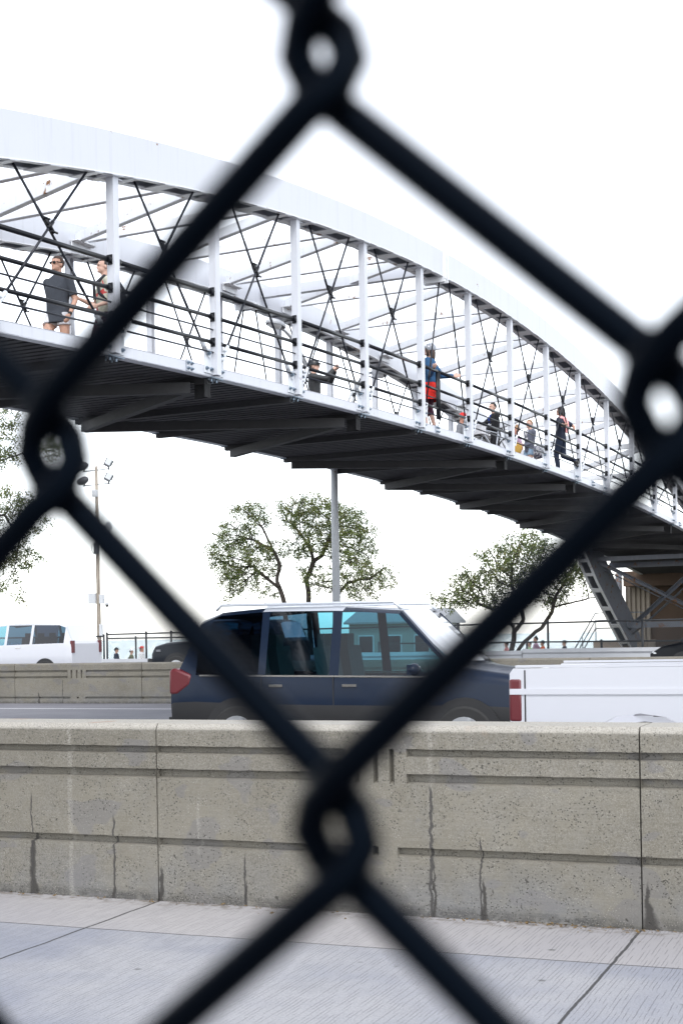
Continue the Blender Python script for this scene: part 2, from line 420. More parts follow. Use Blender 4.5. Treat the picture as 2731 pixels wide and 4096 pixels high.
for k in range(-9, 5):
    for v in (14.85, 18.6, 22.4): b.box((k*9.0, v, .004), (3.0, .12, .004))
o = b.build('lane_marking', M['markwhite'], rotz=-TH); o['kind'] = 'structure'

# ------------------------------------------------------------------ concrete barriers
def panel_mesh(L, H, T, recs, rec_d=.045, ch=.035, slant=.011):
    """one barrier panel: x 0..L, front face at y=0 with recessed bands and slots, top with chamfered edges"""
    b = MB(); zt = H-ch
    xs = sorted({0.0, L} | {r[0] for r in recs} | {r[1] for r in recs}); zs = sorted({0.0, zt} | {r[2] for r in recs} | {r[3] for r in recs})
    def inside(x, z): return any(r[0] < x < r[1] and r[2] < z < r[3] for r in recs)
    sub = []
    for i in range(len(xs)-1):
        n = max(1, int((xs[i+1]-xs[i])/.06)); sub += [xs[i]+(xs[i+1]-xs[i])*q/n for q in range(n)]
    xs = sub+[L]
    def J(x, z):
        if z <= 0 or z >= zt or x <= 0 or x >= L: k = .25 if 0 < z < zt else 0
        else: k = 1
        return z+k*(.0010*math.sin(x*23+z*71)+.0010*math.sin(x*57+z*29+1)+.0009*math.sin(x*101+z*7))
    for i in range(len(xs)-1):
        for k in range(len(zs)-1):
            if not inside((xs[i]+xs[i+1])/2, (zs[k]+zs[k+1])/2):
                b.add([(xs[i], 0, J(xs[i], zs[k])), (xs[i+1], 0, J(xs[i+1], zs[k])), (xs[i+1], 0, J(xs[i+1], zs[k+1])), (xs[i], 0, J(xs[i], zs[k+1]))], [(0, 1, 2, 3)])
    for x0, x1, z0, z1 in recs:
        l = 0 if x0 <= 0 else slant*.4; r = 0 if x1 >= L else slant*.4
        X = [x for x in xs if x0-1e-6 <= x <= x1+1e-6]
        vs = []
        for x in X:
            xi = min(max(x, x0+l), x1-r); vs += [(x, 0, J(x, z0)), (xi, rec_d, J(x, z0)+slant), (xi, rec_d, J(x, z1)-slant*.3), (x, 0, J(x, z1))]
        fs = []
        for q in range(len(X)-1):
            a, c = 4*q, 4*q+4; fs += [(a, c, c+1, a+1), (a+1, c+1, c+2, a+2), (a+2, c+2, c+3, a+3)]
        if l: fs.append((0, 1, 2, 3))
        if r: fs.append((len(vs)-4, len(vs)-1, len(vs)-2, len(vs)-3))
        b.add(vs, fs)
    # cap, back and ends
    b.add([(0, 0, zt), (L, 0, zt), (L, ch*.7, H), (0, ch*.7, H), (L, T-ch*.7, H), (0, T-ch*.7, H), (L, T, zt), (0, T, zt), (L, T, 0), (0, T, 0), (0, 0, 0), (L, 0, 0)],
          [(0, 1, 2, 3), (3, 2, 4, 5), (5, 4, 6, 7), (7, 6, 8, 9), (10, 0, 3, 5, 7, 9), (11, 8, 6, 4, 2, 1)])
    return b
def barrier(name, label, v, z0, L, H, T, u0, n, recs, mat, gap):
    root = empty(name, W(0, v, z0), -TH, label, 'barrier')
    b = panel_mesh(L-gap, H, T, recs)
    p = b.build('panel', mat, root); p.location = (u0, 0, 0)
    for k in range(1, n): copy(p, root, (u0+k*L, 0, 0))
    c = MB().box((u0+n*L/2, T/2, H/2-.05), (n*L, T*.5, H-.2)).build('core', M['trim'], root)
    return root
L1 = 2.845
def bands(L, zz, sx0, sx1, slots, lowz, lx0, lx1, sq):
    (a0, a1), (b0, b1) = zz
    r = [(0, sx0, a0, a1), (sx1, L, a0, a1), (0, sx0, b0, b1), (sx1, L, b0, b1), (0, lx0, *lowz), (lx1, L, *lowz), (sq[0], sq[1], *lowz)]
    return r+[(x0, x1, b0, a1) for x0, x1 in slots]
r1 = bands(L1-.008, ((.873, .921), (.729, .785)), 1.20, 1.56, [(1.255, 1.285), (1.365, 1.395), (1.46, 1.49)], (.325, .377), 1.24, 1.50, (1.355, 1.39))
# the barrier's object coordinates run from each panel's left edge, so marks below repeat per panel only where world noise allows
def near_wall_mat():
    # coordinates relative to the barrier root: use an object-info free world position turned into u
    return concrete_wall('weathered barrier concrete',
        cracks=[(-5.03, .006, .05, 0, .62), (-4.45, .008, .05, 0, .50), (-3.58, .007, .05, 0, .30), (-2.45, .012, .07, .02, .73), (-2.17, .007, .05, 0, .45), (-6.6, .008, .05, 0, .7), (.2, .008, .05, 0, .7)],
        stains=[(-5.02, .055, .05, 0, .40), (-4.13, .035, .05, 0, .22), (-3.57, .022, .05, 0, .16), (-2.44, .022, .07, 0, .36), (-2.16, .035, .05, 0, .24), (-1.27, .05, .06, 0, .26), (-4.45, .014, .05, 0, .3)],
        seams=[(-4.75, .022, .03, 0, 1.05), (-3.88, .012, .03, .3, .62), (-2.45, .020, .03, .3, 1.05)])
# stains and cracks need one continuous coordinate, so the panels of a barrier share the root's coordinates
def world_coord(mat, v, z0):
    """replace the Object coordinate by the barrier's own frame (u along the wall, z up)"""
    t = mat.node_tree
    for nd in list(t.nodes):
        if nd.type == 'TEX_COORD':
            g = t.nodes.new('ShaderNodeNewGeometry'); mp = t.nodes.new('ShaderNodeVectorRotate'); mp.rotation_type = 'Z_AXIS'
            mp.inputs['Angle'].default_value = TH
            sub = t.nodes.new('ShaderNodeVectorMath'); sub.operation = 'SUBTRACT'; sub.inputs[1].default_value = (0, 0, z0)
            t.links.new(g.outputs['Position'], sub.inputs[0]); t.links.new(sub.outputs[0], mp.inputs['Vector'])
            for lk in list(nd.outputs['Object'].links): t.links.new(mp.outputs[0], lk.to_socket)
    return mat
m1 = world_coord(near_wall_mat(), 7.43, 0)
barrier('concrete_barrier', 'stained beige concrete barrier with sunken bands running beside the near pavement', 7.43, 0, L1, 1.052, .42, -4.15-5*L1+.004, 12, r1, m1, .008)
L2 = 3.66
r2 = bands(L2-.015, ((.77, .83), (.625, .68)), 1.55, 2.08, [(1.64, 1.69), (1.79, 1.84), (1.93, 1.98)], (.115, .17), 1.62, 2.05, (1.81, 1.87))
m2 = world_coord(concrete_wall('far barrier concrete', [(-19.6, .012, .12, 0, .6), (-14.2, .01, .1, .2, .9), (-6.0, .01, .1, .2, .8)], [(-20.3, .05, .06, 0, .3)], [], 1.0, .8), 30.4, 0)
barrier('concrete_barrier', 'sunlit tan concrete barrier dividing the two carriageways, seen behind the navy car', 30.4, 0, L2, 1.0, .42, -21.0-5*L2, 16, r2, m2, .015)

# leaf litter and grit gathered at the foot of the near barrier
rl = random.Random(5); b = MB()
for cu, n, sp in ((-1.75, 120, .16), (-1.35, 40, .08), (-2.9, 25, .25), (-3.9, 20, .2), (-4.6, 25, .25), (-5.05, 20, .1), (-2.2, 30, .2), (-3.4, 40, .6), (-1.6, 40, .4), (-5.6, 30, .4), (-.6, 40, .4)):
    for _ in range(n):
        u = rl.gauss(cu, sp); v = 7.425-abs(rl.gauss(0, .035 if rl.random() < .75 else .14)); L = rl.uniform(.006, .032); a = rl.uniform(0, 6.3); w_ = L*rl.uniform(.15, .5); d = Vector((math.cos(a), math.sin(a), rl.uniform(0, .35))); p = d.orthogonal().normalized()
        if abs(p.z) > .7: p = Vector((-d.y, d.x, .1))
        c = Vector((u, v, .004+rl.uniform(0, .006))); b.add([c-d*L/2, c+p*w_/2, c+d*L/2, c-p*w_/2], [(0, 1, 2, 3)], rl.choice((0, 0, 1)))
o = b.build('leaf_litter', [plain('dry leaf litter', (.13, .085, .035), .9, var=.5), plain('grit', (.16, .15, .14), .9, var=.4)], rotz=-TH); o['kind'] = 'stuff'

# pale parapet beyond the far carriageway
root = empty('roadside_parapet', W(0, 46.5, .25), -TH, 'low pale grey parapet along the far side of the road below the black fence', 'parapet')
pp = MB().extr([(0, 0), (0, .50), (-.05, .56), (-.05, .68), (.22, .68), (.25, .5), (.25, 0)], (0, 0, 0), (0, 1, 0), (0, 0, 1), (1, 0, 0), 5.98).build('parapet_segment', M['parapet'], root)
pp.location = (-60, 0, -.368)
for k in range(1, 13): copy(pp, root, (-60+6*k, 0, .058*k-.368))

# ------------------------------------------------------------------ foreground chain link fence
def chain_fence():
    Y0 = .147; half = .0344; Hh = .0806; zv = 1.6098
    al = rad(24.0); d = Vector((math.cos(al), -math.sin(al), 0)); nrm = Vector((math.sin(al), math.cos(al), 0))
    base = Vector((-.0009, Y0, 0))
    root = empty('chain_link_fence', (base.x, base.y, 0), -al, 'black vinyl coated chain link fence close in front of the viewer', 'fence')
    e = .0030; R = .0023; zmin, zmax = .06, 2.14
    b = MB()
    def wire(col, hi):
        # right bends where the column parity puts a vertex on the right; centre between column col and col+1
        xc = (col+.5)*half; par = col % 2            # column 0 has vertices at zv + k*Hh, column 1 at zv + (k+.5)*Hh
        amp = half/2+e
        per = 14 if hi else 8; z = zmin; pts = []
        ph0 = (zv if par == 0 else zv+Hh/2)          # a left bend of this wire
        k0 = math.floor((zmin-ph0)/Hh)
        kn = int((zmax-zmin)/Hh)+2
        for k in range(k0, k0+kn):
            for j in range(2*per):
                t = j/(2*per)                          # 0 = left bend, .5 = right bend, going up
                tri = 1-abs(2*t-1)                     # 0..1
                s = (tri*2-1)
                # round the bends
                lim = .80
                if abs(s) > lim:
                    q = (abs(s)-lim)/(1-lim); s2 = lim+(1-lim)*(q-q*q*.5)*1.0
                    s = math.copysign(s2, s)
                x = xc+amp*s/(lim+(1-lim)*.5)*1.0
                zz = ph0+(k+t)*Hh-.0007*s+.0007+.0007*s*(1 if par == 0 else -1)
                front = -1 if t < .5 else 1            # rising to the right lies on the viewer's side
                yy = R*front*min(1, (1-abs(s/(lim+(1-lim)*.5)))*6.0)
                if zmin <= zz <= zmax: pts.append((x, yy, zz))
        b.tube(pts, .00215, 12 if hi else 5)
    for col in range(-40, 41): wire(col, -4 <= col <= 3)
    b.build('wire_mesh', M['vinyl'], root)
    for x in (-41*half, 42*half):
        p = MB().tube([(x, .0, -.05), (x, .0, 2.2)], .030, 16).build('post', M['vinyl'], root)
        MB().ell((x, 0, 2.2), (.034, .034, .025)).build('post_cap', M['vinyl'], p)
    MB().tube([(-41*half, .02, 2.16), (42*half, .02, 2.16)], .021, 12).build('top_rail', M['vinyl'], root)
chain_fence()

# ------------------------------------------------------------------ footbridge
PB = 2.5; BR = empty('footbridge', (-2.916, 18.701, 0), rad(63), 'white steel arch footbridge with dark underside crossing over both carriageways', 'footbridge')
WB = 4.55
def fz(i): return 5.555-.0113*(i-4.75)**2
def ft(i): return fz(i)+.16
def atop(i): return 9.21-.0443*(i-4.75)**2
def abot(i): return 8.72-.0468*(i-4.75)**2
LEGT = [(13.1, 6.12), (13.8, 5.40), (14.5, 4.5), (15.3, 3.3), (16.07, 2.15), (17.1, .3)]
LEGB = [(13.1, 5.46), (13.7, 4.35), (14.26, 3.38), (15.2, 2.05), (16.1, .77), (16.4, .3)]
secs = [(k*.25, atop(k*.25), k*.25, abot(k*.25)) for k in range(-14, 53)]+[(a, b, c, d) for (a, b), (c, d) in zip(LEGT, LEGB)]
legl = [(9.5-a, b, 9.5-c, d) for a, b, c, d in [(a, b, c, d) for (a, b), (c, d) in zip(LEGT, LEGB)]][::-1]
secs = legl+secs
def mir(t, far): return WB-t if far else t
def arch(far):
    t0, t1 = mir(-.12, far), mir(.30, far)
    b = MB(); vs = []
    for i, zt, j, zb in secs: vs += [(i*PB, t0, zt), (i*PB, t1, zt), (j*PB, t0, zb), (j*PB, t1, zb)]
    fs = []
    for k in range(len(secs)-1):
        a, c = 4*k, 4*k+4
        fs += [(a, c, c+2, a+2), (a+1, a+3, c+3, c+1), (a, a+1, c+1, c)]
    n = 4*(len(secs)-1); fs += [(0, 2, 3, 1), (n, n+1, n+3, n+2)]
    b.add(vs, fs, 0)
    o = b.build('arch_rib', M['white'], BR)
    lip = MB()
    for k in range(len(secs)-1):
        p, q = secs[k], secs[k+1]
        for ta in (t0+.042*(1 if t1 > t0 else -1), t1-.042*(1 if t1 > t0 else -1)):
            lip.beam((p[2]*PB, ta, p[3]-.006), (q[2]*PB, ta, q[3]-.006), .095, .014)
    # batten plates between the lips
    tm = (t0+t1)/2
    for i in range(-3, 14):
        for off, hw in ((-.17, .035), (.17, .035), (.5, .065), (0, .05)):
            x = i+off
            if -3.5 < x < 13: lip.beam(((x-hw)*PB, tm, abot(x-hw)-.016), ((x+hw)*PB, tm, abot(x+hw)-.016), .42, .014)
    for k in range(len(legl), len(secs)-1):
        if secs[k][0] >= 13.1:
            for f in (.2, .7):
                p, q = secs[k], secs[k+1]; x = p[2]+(q[2]-p[2])*f; z = p[3]+(q[3]-p[3])*f; dx, dz = (q[2]-p[2]), (q[3]-p[3])
                lip.beam(((x-dx*.05)*PB, tm, z-dz*.05-.012), ((x+dx*.05)*PB, tm, z+dz*.05-.012), .42, .014)
    lip.build('bottom_flange', M['white2'], o)
    sp = MB()
    for dx in (-.03, .03):
        x = 4.40+dx
        sp.box((x*PB, t0-.02*(1 if t1 > t0 else -1), (atop(x)+abot(x))/2), (.05, .06, atop(x)-abot(x)+.12), mi=0)
        sp.box((x*PB, tm, abot(x)-.06), (.045, .50, .12)); sp.box((x*PB, tm, atop(x)+.03), (.045, .5, .08))
    sp.build('splice_plate', M['white2'], o)
    return o
for far in (False, True): arch(far)
# the leg below the deck is painted grey blue: cover plates of its own
for far in (False, True):
    b = MB(); t0, t1 = mir(-.124, far), mir(.304, far)
    L = [s for s in secs if s[0] >= 13.0]
    for t in (t0, t1):
        vs = []
        for i, zt, j, zb in L: vs += [(i*PB, t, zt-.004), (j*PB, t, zb+.004)]
        b.add(vs, [(2*k, 2*k+2, 2*k+3, 2*k+1) for k in range(len(L)-1)])
    b.build('leg_plate', M['legpaint'], BR)
    b = MB().box((16.55*PB, (t0+t1)/2, .12), (2.2, .95, 1.0)).box((16.6*PB, (t0+t1)/2, .66), (1.4, .7, .10))
    b.build('leg_pedestal', M['step'], BR)

def post(i, far):
    tc = mir(-.005, far); sg = -1 if far else 1
    z0, z1 = ft(i)-.135, abot(i)-.01; b = MB()
    b.box((i*PB, tc-.055*sg, (z0+z1)/2), (.120, .012, z1-z0))                # web facing outwards
    for dx in (-.054, .054): b.box((i*PB+dx, tc+.0025*sg, (z0+z1)/2-.0), (.012, .103, z1-z0-.004))
    b.box((i*PB, tc+.04*sg, z1-.02), (.36, .17, .016))
    return b.build('post', M['white'], BR)
def bolt(b, x, t, z, out, r=.020):
    b.tube([(x, t, z), (x, t+out*.012, z)], r*1.5, 10); b.tube([(x, t+out*.012, z), (x, t+out*.034, z)], r, 6, smooth=False); b.tube([(x, t+out*.034, z), (x, t+out*.048, z)], r*.55, 8)
def gusset(i, far, sd):
    sg = -1 if far else 1; t = mir(.030, far)
    b = MB().box((i*PB+sd*.155, t, ft(i)+.06), (.20, .014, .36))
    for dx in ((.09, .21) if sd > 0 else (.09, .21)): bolt(b, i*PB+sd*dx, t-.007*sg, ft(i)-.055, -sg)
    bolt(b, i*PB+sd*.185, t-.03*sg, ft(i)+.165, -sg, .024)
    return b.build('gusset_plate', M['clevis'], BR)
I0, I1 = -4, 14
for far in (False, True):
    for i in range(-3, 14):
        if abot(i)-ft(i) > .25: post(i, far)
        for sd in (-1, 1):
            if not (far and i < -1):
                g = gusset(i, far, sd)
# bolts keep the galvanised look: faces of small size get the second material
for o in BR.children:
    if o.name.startswith('gusset_plate'):
        o.data.materials.append(M['galv'])
        for p in o.data.polygons:
            if p.area < .004: p.material_index = 1
def rod(a, b_, far):
    a = Vector(a); b_ = Vector(b_); d = (b_-a).normalized()
    m = MB(); m.tube([a+d*.14, b_], .0165, 8)
    for f in (.30, .68): q = a+(b_-a)*f; m.tube([q-d*.16, q+d*.16], .0195, 8)
    o = m.build('brace_rod', M['rod'], BR)
    c = MB(); y = Vector((0, 1, 0)); s = d.cross(y).normalized()
    for k in (-1, 1): c.beam(a-d*.05+y*.022*k, a+d*.12+y*.022*k, .035, .014, s)
    c.tube([a+d*.10, a+d*.22], .034, 10); c.tube([a-d*.05-y*.035, a-d*.05+y*.035], .03, 10)
    c.build('clevis', M['clevis'], o); return o
for far in (False, True):
    tr = mir(.0, far)
    for i in range(-3, 13):
        if far and i < -1: continue
        if i == 4:
            rod((i*PB+.185, tr, ft(i)+.165), ((i+.41)*PB, tr, abot(i+.41)), far); rod(((i+1)*PB-.185, tr, ft(i+1)+.165), ((i+.60)*PB, tr, abot(i+.6)), far); continue
        if abot(i+1)-ft(i+1) < .6 or abot(i)-ft(i) < .6: 
            continue
        a0 = Vector((i*PB+.185, tr-.02, ft(i)+.165)); a1 = Vector(((i+.78)*PB, tr-.02, abot(i+.78)))
        c0 = Vector(((i+1)*PB-.185, tr+.03, ft(i+1)+.165)); c1 = Vector(((i+.22)*PB, tr+.03, abot(i+.22)))
        rod(a0, a1, far); rod(c0, c1, far)
        # crossing clamp
        x1, z1, x2, z2 = a0.x, a0.z, a1.x, a1.z; x3, z3, x4, z4 = c0.x, c0.z, c1.x, c1.z
        den = (x1-x2)*(z3-z4)-(z1-z2)*(x3-x4); px = ((x1*z2-z1*x2)*(x3-x4)-(x1-x2)*(x3*z4-z3*x4))/den; pz = ((x1*z2-z1*x2)*(z3-z4)-(z1-z2)*(x3*z4-z3*x4))/den
        m = MB(); d1 = (a1-a0).normalized(); d2 = (c1-c0).normalized(); P = Vector((px, tr, pz))
        m.tube([P-d2*.11, P+d2*.09], .028, 8); m.tube([P-d1*.07+Vector((0, -.02, 0)), P+d1*.07+Vector((0, -.02, 0))], .026, 8)
        for k in (-1, 1): m.tube([P+d2*.10*k+Vector((-.06, -.02, 0)), P+d2*.10*k+Vector((.06, -.02, 0))], .014, 6)
        m.build('cross_clamp', M['black'], BR)
# edge girders with inward flanges
def girder(far):
    sg = -1 if far else 1; b = MB(); t0 = mir(.040, far)
    N = 4
    for k in range(I0*N, 17*N):
        a, c = k/N, (k+1)/N
        for (tt, w, dz0, h) in ((t0+.007*sg, .014, .08, .16), (t0+.075*sg, .15, .007, .014), (t0+.075*sg, .15, .153, .012)):
            b.beam((a*PB, tt, fz(a)+dz0), (c*PB, tt, fz(c)+dz0), w, h)
    g = b.build('edge_girder', M['white'], BR)
    pl = MB()
    for x in (.74, 8.52, 4.34, 12.3):
        q = MB(); q.box((x*PB, t0-.006*sg, fz(x)+.095), (.16, .012, .17))
        for dx in (-.045, .045):
            for dz in (.05, .13): bolt(q, x*PB+dx, t0-.012*sg, fz(x)+dz, -sg, .017)
        o = q.build('connection_plate', [M['white'], M['galv']], g)
        for p in o.data.polygons:
            if p.area < .004: p.material_index = 1
    # bolts under the flange at every post
    for i in range(-3, 15):
        u = MB()
        for dx in (.02, .16):
            for tt in (.05, .12): u.tube([(i*PB+dx, t0+tt*sg, fz(i)), (i*PB+dx, t0+tt*sg, fz(i)-.05)], .02, 6, smooth=False)
        u.box((i*PB+.09, t0+.07*sg, fz(i+.04)-.004), (.34, .17, .012)); u.build('bolted_plate', M['galv'], g)
for far in (False, True): girder(far)
# floor beams: light cross channels at every post, deep diagonals zigzagging below them
for i in range(-3, 16):
    zz = fz(i)
    b = MB().box((i*PB-.06, WB/2, zz-.035), (.012, WB-.22, .11)).box((i*PB-.01, WB/2, zz-.086), (.10, WB-.22, .012)).box((i*PB-.01, WB/2, zz+.008), (.10, WB-.22, .012))
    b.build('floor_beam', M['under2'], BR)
def diag(i, ifar, tn=.34, tf=4.26):
    a = Vector((i*PB-.16, tn, fz(i)-.155)); c = Vector((ifar*PB, tf+.02, fz(ifar)-.155))
    b = MB(); d = (c-a).normalized(); s = d.cross(Vector((0, 0, 1))).normalized()
    b.beam(a-s*.06, c-s*.06, .012, .16); b.beam(a-Vector((0, 0, .074)), c-Vector((0, 0, .074)), .13, .012); b.beam(a+Vector((0, 0, .074)), c+Vector((0, 0, .074)), .13, .012)
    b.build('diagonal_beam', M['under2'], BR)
    h = MB().box((i*PB-.03, .24, fz(i)-.16), (.012, .22, .26)).box((i*PB-.03, .13, fz(i)-.16), (.16, .012, .26)); h.build('hanger_plate', M['under2'], BR)
for near, fars in ((-1, (-2, 0)), (1, (0, 2)), (3, (2, 4)), (6, (5, 7)), (8, (7, 9)), (10, (9, 11)), (12, (11, 13)), (14, (13, 15))):
    for f in fars: diag(near, f)
# corrugated deck pan and walking surface
b = MB(); x = I0*PB; prof = []
while x < 17*PB:
    for dx, dz in ((0, .095), (.025, .095), (.040, .018), (.180, .018), (.195, .095)):
        prof.append((x+dx, fz((x+dx)/PB)+dz))
    x += .22
n = len(prof); vs = []
for t in (.08, WB-.08): vs += [(p[0], t, p[1]) for p in prof]
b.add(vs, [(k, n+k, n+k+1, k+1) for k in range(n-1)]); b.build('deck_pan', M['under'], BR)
b = MB()
for k in range(I0*2, 34):
    a, c = k/2, (k+1)/2; b.beam((a*PB, WB/2, fz(a)+.125), (c*PB, WB/2, fz(c)+.125), WB-.2, .05)
b.build('deck_slab', M['abut'], BR)
# railings: five rails a bay, three heavy and two light, on the near side
RH = ((1.085, .032), (.715, .027), (.53, .013), (.345, .027), (.195, .014))
def railing(i):
    r = empty('railing', parent=BR)
    for h, rr in RH:
        def P(x): return Vector((x*PB, -.005, ft(x)+h))
        spans = [(i+.027, i+.973)]
        if i == 4 and h > .3: spans = [(i+.027, i+.318), (i+.352, i+.973)]
        b = MB()
        for a, c in spans:
            b.tube([P(a), P(c)], rr, 10 if rr > .02 else 8)
            for q, s in ((a, 1), (c, -1)):
                if abs(q-round(q)) < .05 and rr > .02:
                    b.box(P(q)-Vector((0, 0, 0)), (.016, .07, .13)); b.tube([P(q), P(q+s*.03)], rr*1.35, 10)
        b.build('rail', M['black'] if rr > .02 else M['rod'], r)
    if i == 4:
        for x in (.318, .352):
            MB().tube([((i+x)*PB, -.005, ft(i+x)+1.10), ((i+x)*PB, -.005, ft(i+x)+.13)], .030, 10).build('gate_post', M['black'], r)
for i in range(-4, 14): railing(i)
# top bracing between the arches
for i in range(-2, 13):
    z = (atop(i)+abot(i))/2+.04
    b = MB().box((i*PB, WB/2, z), (.012, WB-.7, .15)).box((i*PB+.05, WB/2, z-.075), (.10, WB-.7, .012))
    b.build('cross_strut', M['white2'], BR)
    z2 = (atop(i+1)+abot(i+1))/2+.0
    a = Vector((i*PB+.25, .30, z)); c = Vector(((i+1)*PB-.2, WB-.3, z2)); d = (c-a).normalized(); s = d.cross(Vector((0, 0, 1))).normalized()
    b = MB().beam(a, c, .012, .16).beam(a+s*.05-Vector((0, 0, .08)), c+s*.05-Vector((0, 0, .08)), .10, .012)
    b.build('bracing_diagonal', M['white2'], BR)
    b = MB().box(((i+1)*PB-.1, WB-.39, z2-.10), (.55, .16, .014)).box(((i+1)*PB-.1, WB-.335, z2-.16), (.55, .014, .14))
    for dx in (-.2, 0, .15): b.tube([((i+1)*PB+dx, WB-.40, z2-.12), ((i+1)*PB+dx, WB-.40, z2-.06)], .03, 6)
    b.build('bracing_bracket', M['white2'], BR)
b = MB().box((4.5*PB, WB/2, (atop(4.5)+abot(4.5))/2), (.16, WB-.7, .20)); b.build('cross_strut', M['white'], BR)
b = MB().box((9.6*PB, WB/2, ft(9.6)+1.95), (.02, WB-.6, .01)); 
# bracing between the legs under the deck
for (i0, t0, z0, i1, t1, z1) in ((14.35, 4.3, 4.2, 15.9, .3, 1.7), (14.35, .3, 4.2, 15.9, 4.3, 1.7)):
    a, c = Vector((i0*PB, t0, z0)), Vector((i1*PB, t1, z1))
    for dz in (0,): 
        b = MB().beam(a, c, .16, .015).beam(a+Vector((.07, 0, -.07)), c+Vector((.07, 0, -.07)), .014, .14).beam(a+Vector((.45, 0, -.30)), c+Vector((.45, 0, -.30)), .12, .015)
        b.build('leg_brace', M['legpaint'], BR)
for i, z, h in ((14.2, 4.22, .16), (15.75, 1.80, .22), (14.9, 4.05, .2)):
    MB().box((i*PB, WB/2, z), (.02, WB-.5, h)).box((i*PB+.07, WB/2, z+h/2), (.16, WB-.5, .014)).build('leg_strut', M['legpaint'], BR)

# ------------------------------------------------------------------ abutment and stairs at the far landing
ab = empty('bridge_abutment', BR.matrix_basis @ Vector((0, 0, 0)), rad(63), 'brown stained concrete abutment under the far end of the footbridge', 'abutment')
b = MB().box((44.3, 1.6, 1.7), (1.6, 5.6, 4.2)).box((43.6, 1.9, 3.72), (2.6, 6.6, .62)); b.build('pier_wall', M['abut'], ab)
b = MB()
poly = []
for k in range(5):
    t = 4.40+.2*k; poly += [(t, 43.35), (t+.11, 43.35), (t+.13, 43.45), (t+.18, 43.45)]
poly += [(5.40, 43.35), (5.4, 45), (4.4, 45)]
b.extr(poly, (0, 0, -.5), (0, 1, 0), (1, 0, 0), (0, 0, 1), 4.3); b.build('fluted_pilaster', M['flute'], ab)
MB().box((43.0, 5.62, 1.7), (.02, .22, 4.6)).box((43.12, 5.52, 1.7), (.22, .02, 4.6)).box((43.12, 5.73, 1.7), (.22, .02, 4.6)).build('steel_column', M['legpaint'], ab)

# ------------------------------------------------------------------ vehicles (local x forward, y left, z up)
def ring(st):
    x, zb, zbelt, zt, wb, wbelt, wt, c = st
    zs = zb+(zbelt-zb)*.54
    half = [(wb*.93, zb), (wb, zb+.10), (wbelt+.015, zs), (wbelt+.01, zs+(zbelt-zs)*.75), (wbelt, zbelt), (wt, zt-.045 if zt-zbelt > .2 else zt-.012), (wt-.10, zt), (wt*.45, zt+c*.8)]
    L = [(x, y, z) for y, z in half]; R = [(x, -y, z) for y, z in half[::-1]]
    return L+[(x, 0, zt+c)]+R
def shell(stations, sidewin, topwin):
    """grid of body rings; cells named as windows or screens are left open and returned as panes"""
    rings = [ring(s) for s in stations]; n = len(rings[0]); body = MB(); vs = [p for r in rings for p in r]; fs = []; panes = {}
    for j in range(len(rings)-1):
        for k in range(n-1):
            q = (j*n+k, (j+1)*n+k, (j+1)*n+k+1, j*n+k+1)
            side = k in (4, n-6); top = 5 <= k <= n-7
            if side and j in sidewin: panes.setdefault(('side', sidewin[j], k == 4, j), []).append([vs[i] for i in q])
            elif top and j in topwin: panes.setdefault(('top', topwin[j], 0, j), []).append([vs[i] for i in q])
            else: fs.append(q)
    fs.append(tuple(range(n))[::-1]); fs.append(tuple((len(rings)-1)*n+k for k in range(n)))
    body.add(vs, fs); return body, panes
def wheel(parent, x, y, r, w=.22):
    sg = 1 if y > 0 else -1
    b = MB(); b.tube([(x, y-sg*w*.5, r), (x, y-sg*w*.42, r), (x, y+sg*w*.35, r), (x, y+sg*w*.5, r)], [r*.9, r, r, r*.88], 28)
    e = empty('wheel', parent=parent); b.build('tyre', M['tyre'], e)
    c = MB(); c.tube([(x, y+sg*(w*.5-.01), r), (x, y+sg*(w*.5+.012), r)], r*.62, 24)
    for k in range(5):
        a = 2*math.pi*k/5; c.beam((x, y+sg*(w*.5+.018), r), (x+math.cos(a)*r*.6, y+sg*(w*.5+.01), r+math.sin(a)*r*.6), .05, .03, (0, 1, 0))
    c.build('rim', M['rim'], e)
def car(name, label, u, v, z, fwd, stations, sidewin, topwin, paint, wheels, wr, extras, group=None, gl=None, roofmat=None):
    rot = -TH if fwd > 0 else math.pi-TH
    root = empty(name, W(u, v, z), rot, label, extras.get('cat', 'car'), group)
    body, panes = shell(stations, sidewin, topwin)
    if roofmat:
        for q, f in enumerate(body.f):
            zz = [body.v[i][2] for i in f]
            if len(f) == 4 and min(zz) > extras['roofz']: body.mi[q] = 1
        for q, f in enumerate(body.f):
            if len(f) == 4 and max(body.v[i][2] for i in f) < .80: body.mi[q] = 2
    bo = body.build('body', [paint]+([roofmat, M['trim']] if roofmat else []), root, sharp=42)
    for (kind, mt, left, j), quads in panes.items():
        b = MB()
        for q in quads: b.add(q, [(0, 1, 2, 3)], 0, True)
        b.build('window' if kind == 'side' else ('windscreen' if j > 4 else 'rear_window'), M[mt], root)
    L = max(s[0] for s in stations); hw = max(s[4] for s in stations)
    # inside: floor, dashboard and seats seen through the glass
    b = MB().box((L*.47, 0, .55), (L*.62, hw*1.6, .08))
    for sx in extras.get('seats', (1.4, 2.35)):
        for sy in (-.38, .38):
            b.box((sx, sy, .80), (.5, .48, .22)); b.box((sx-.26, sy, 1.12), (.16, .46, .62), Euler((0, -.15, 0)).to_matrix()); b.box((sx-.32, sy, 1.50), (.10, .24, .18))
    b.build('seat', M['seat'], root)
    for x in wheels:
        for sy in (1, -1):
            wheel(root, x, sy*(hw-.085), wr)
    for x in wheels:
        for sy in (1, -1): MB().tube([(x, sy*(hw-.02), wr), (x, sy*(hw+.006), wr)], wr*1.22, 28).build('wheel_arch', M['trim'], root)
    return root
def pill(root, name, mat, pts, w, h, up=(0, 0, 1)):
    b = MB()
    for k in range(len(pts)-1): b.beam(pts[k], pts[k+1], w, h, up)
    return b.build(name, mat, root)
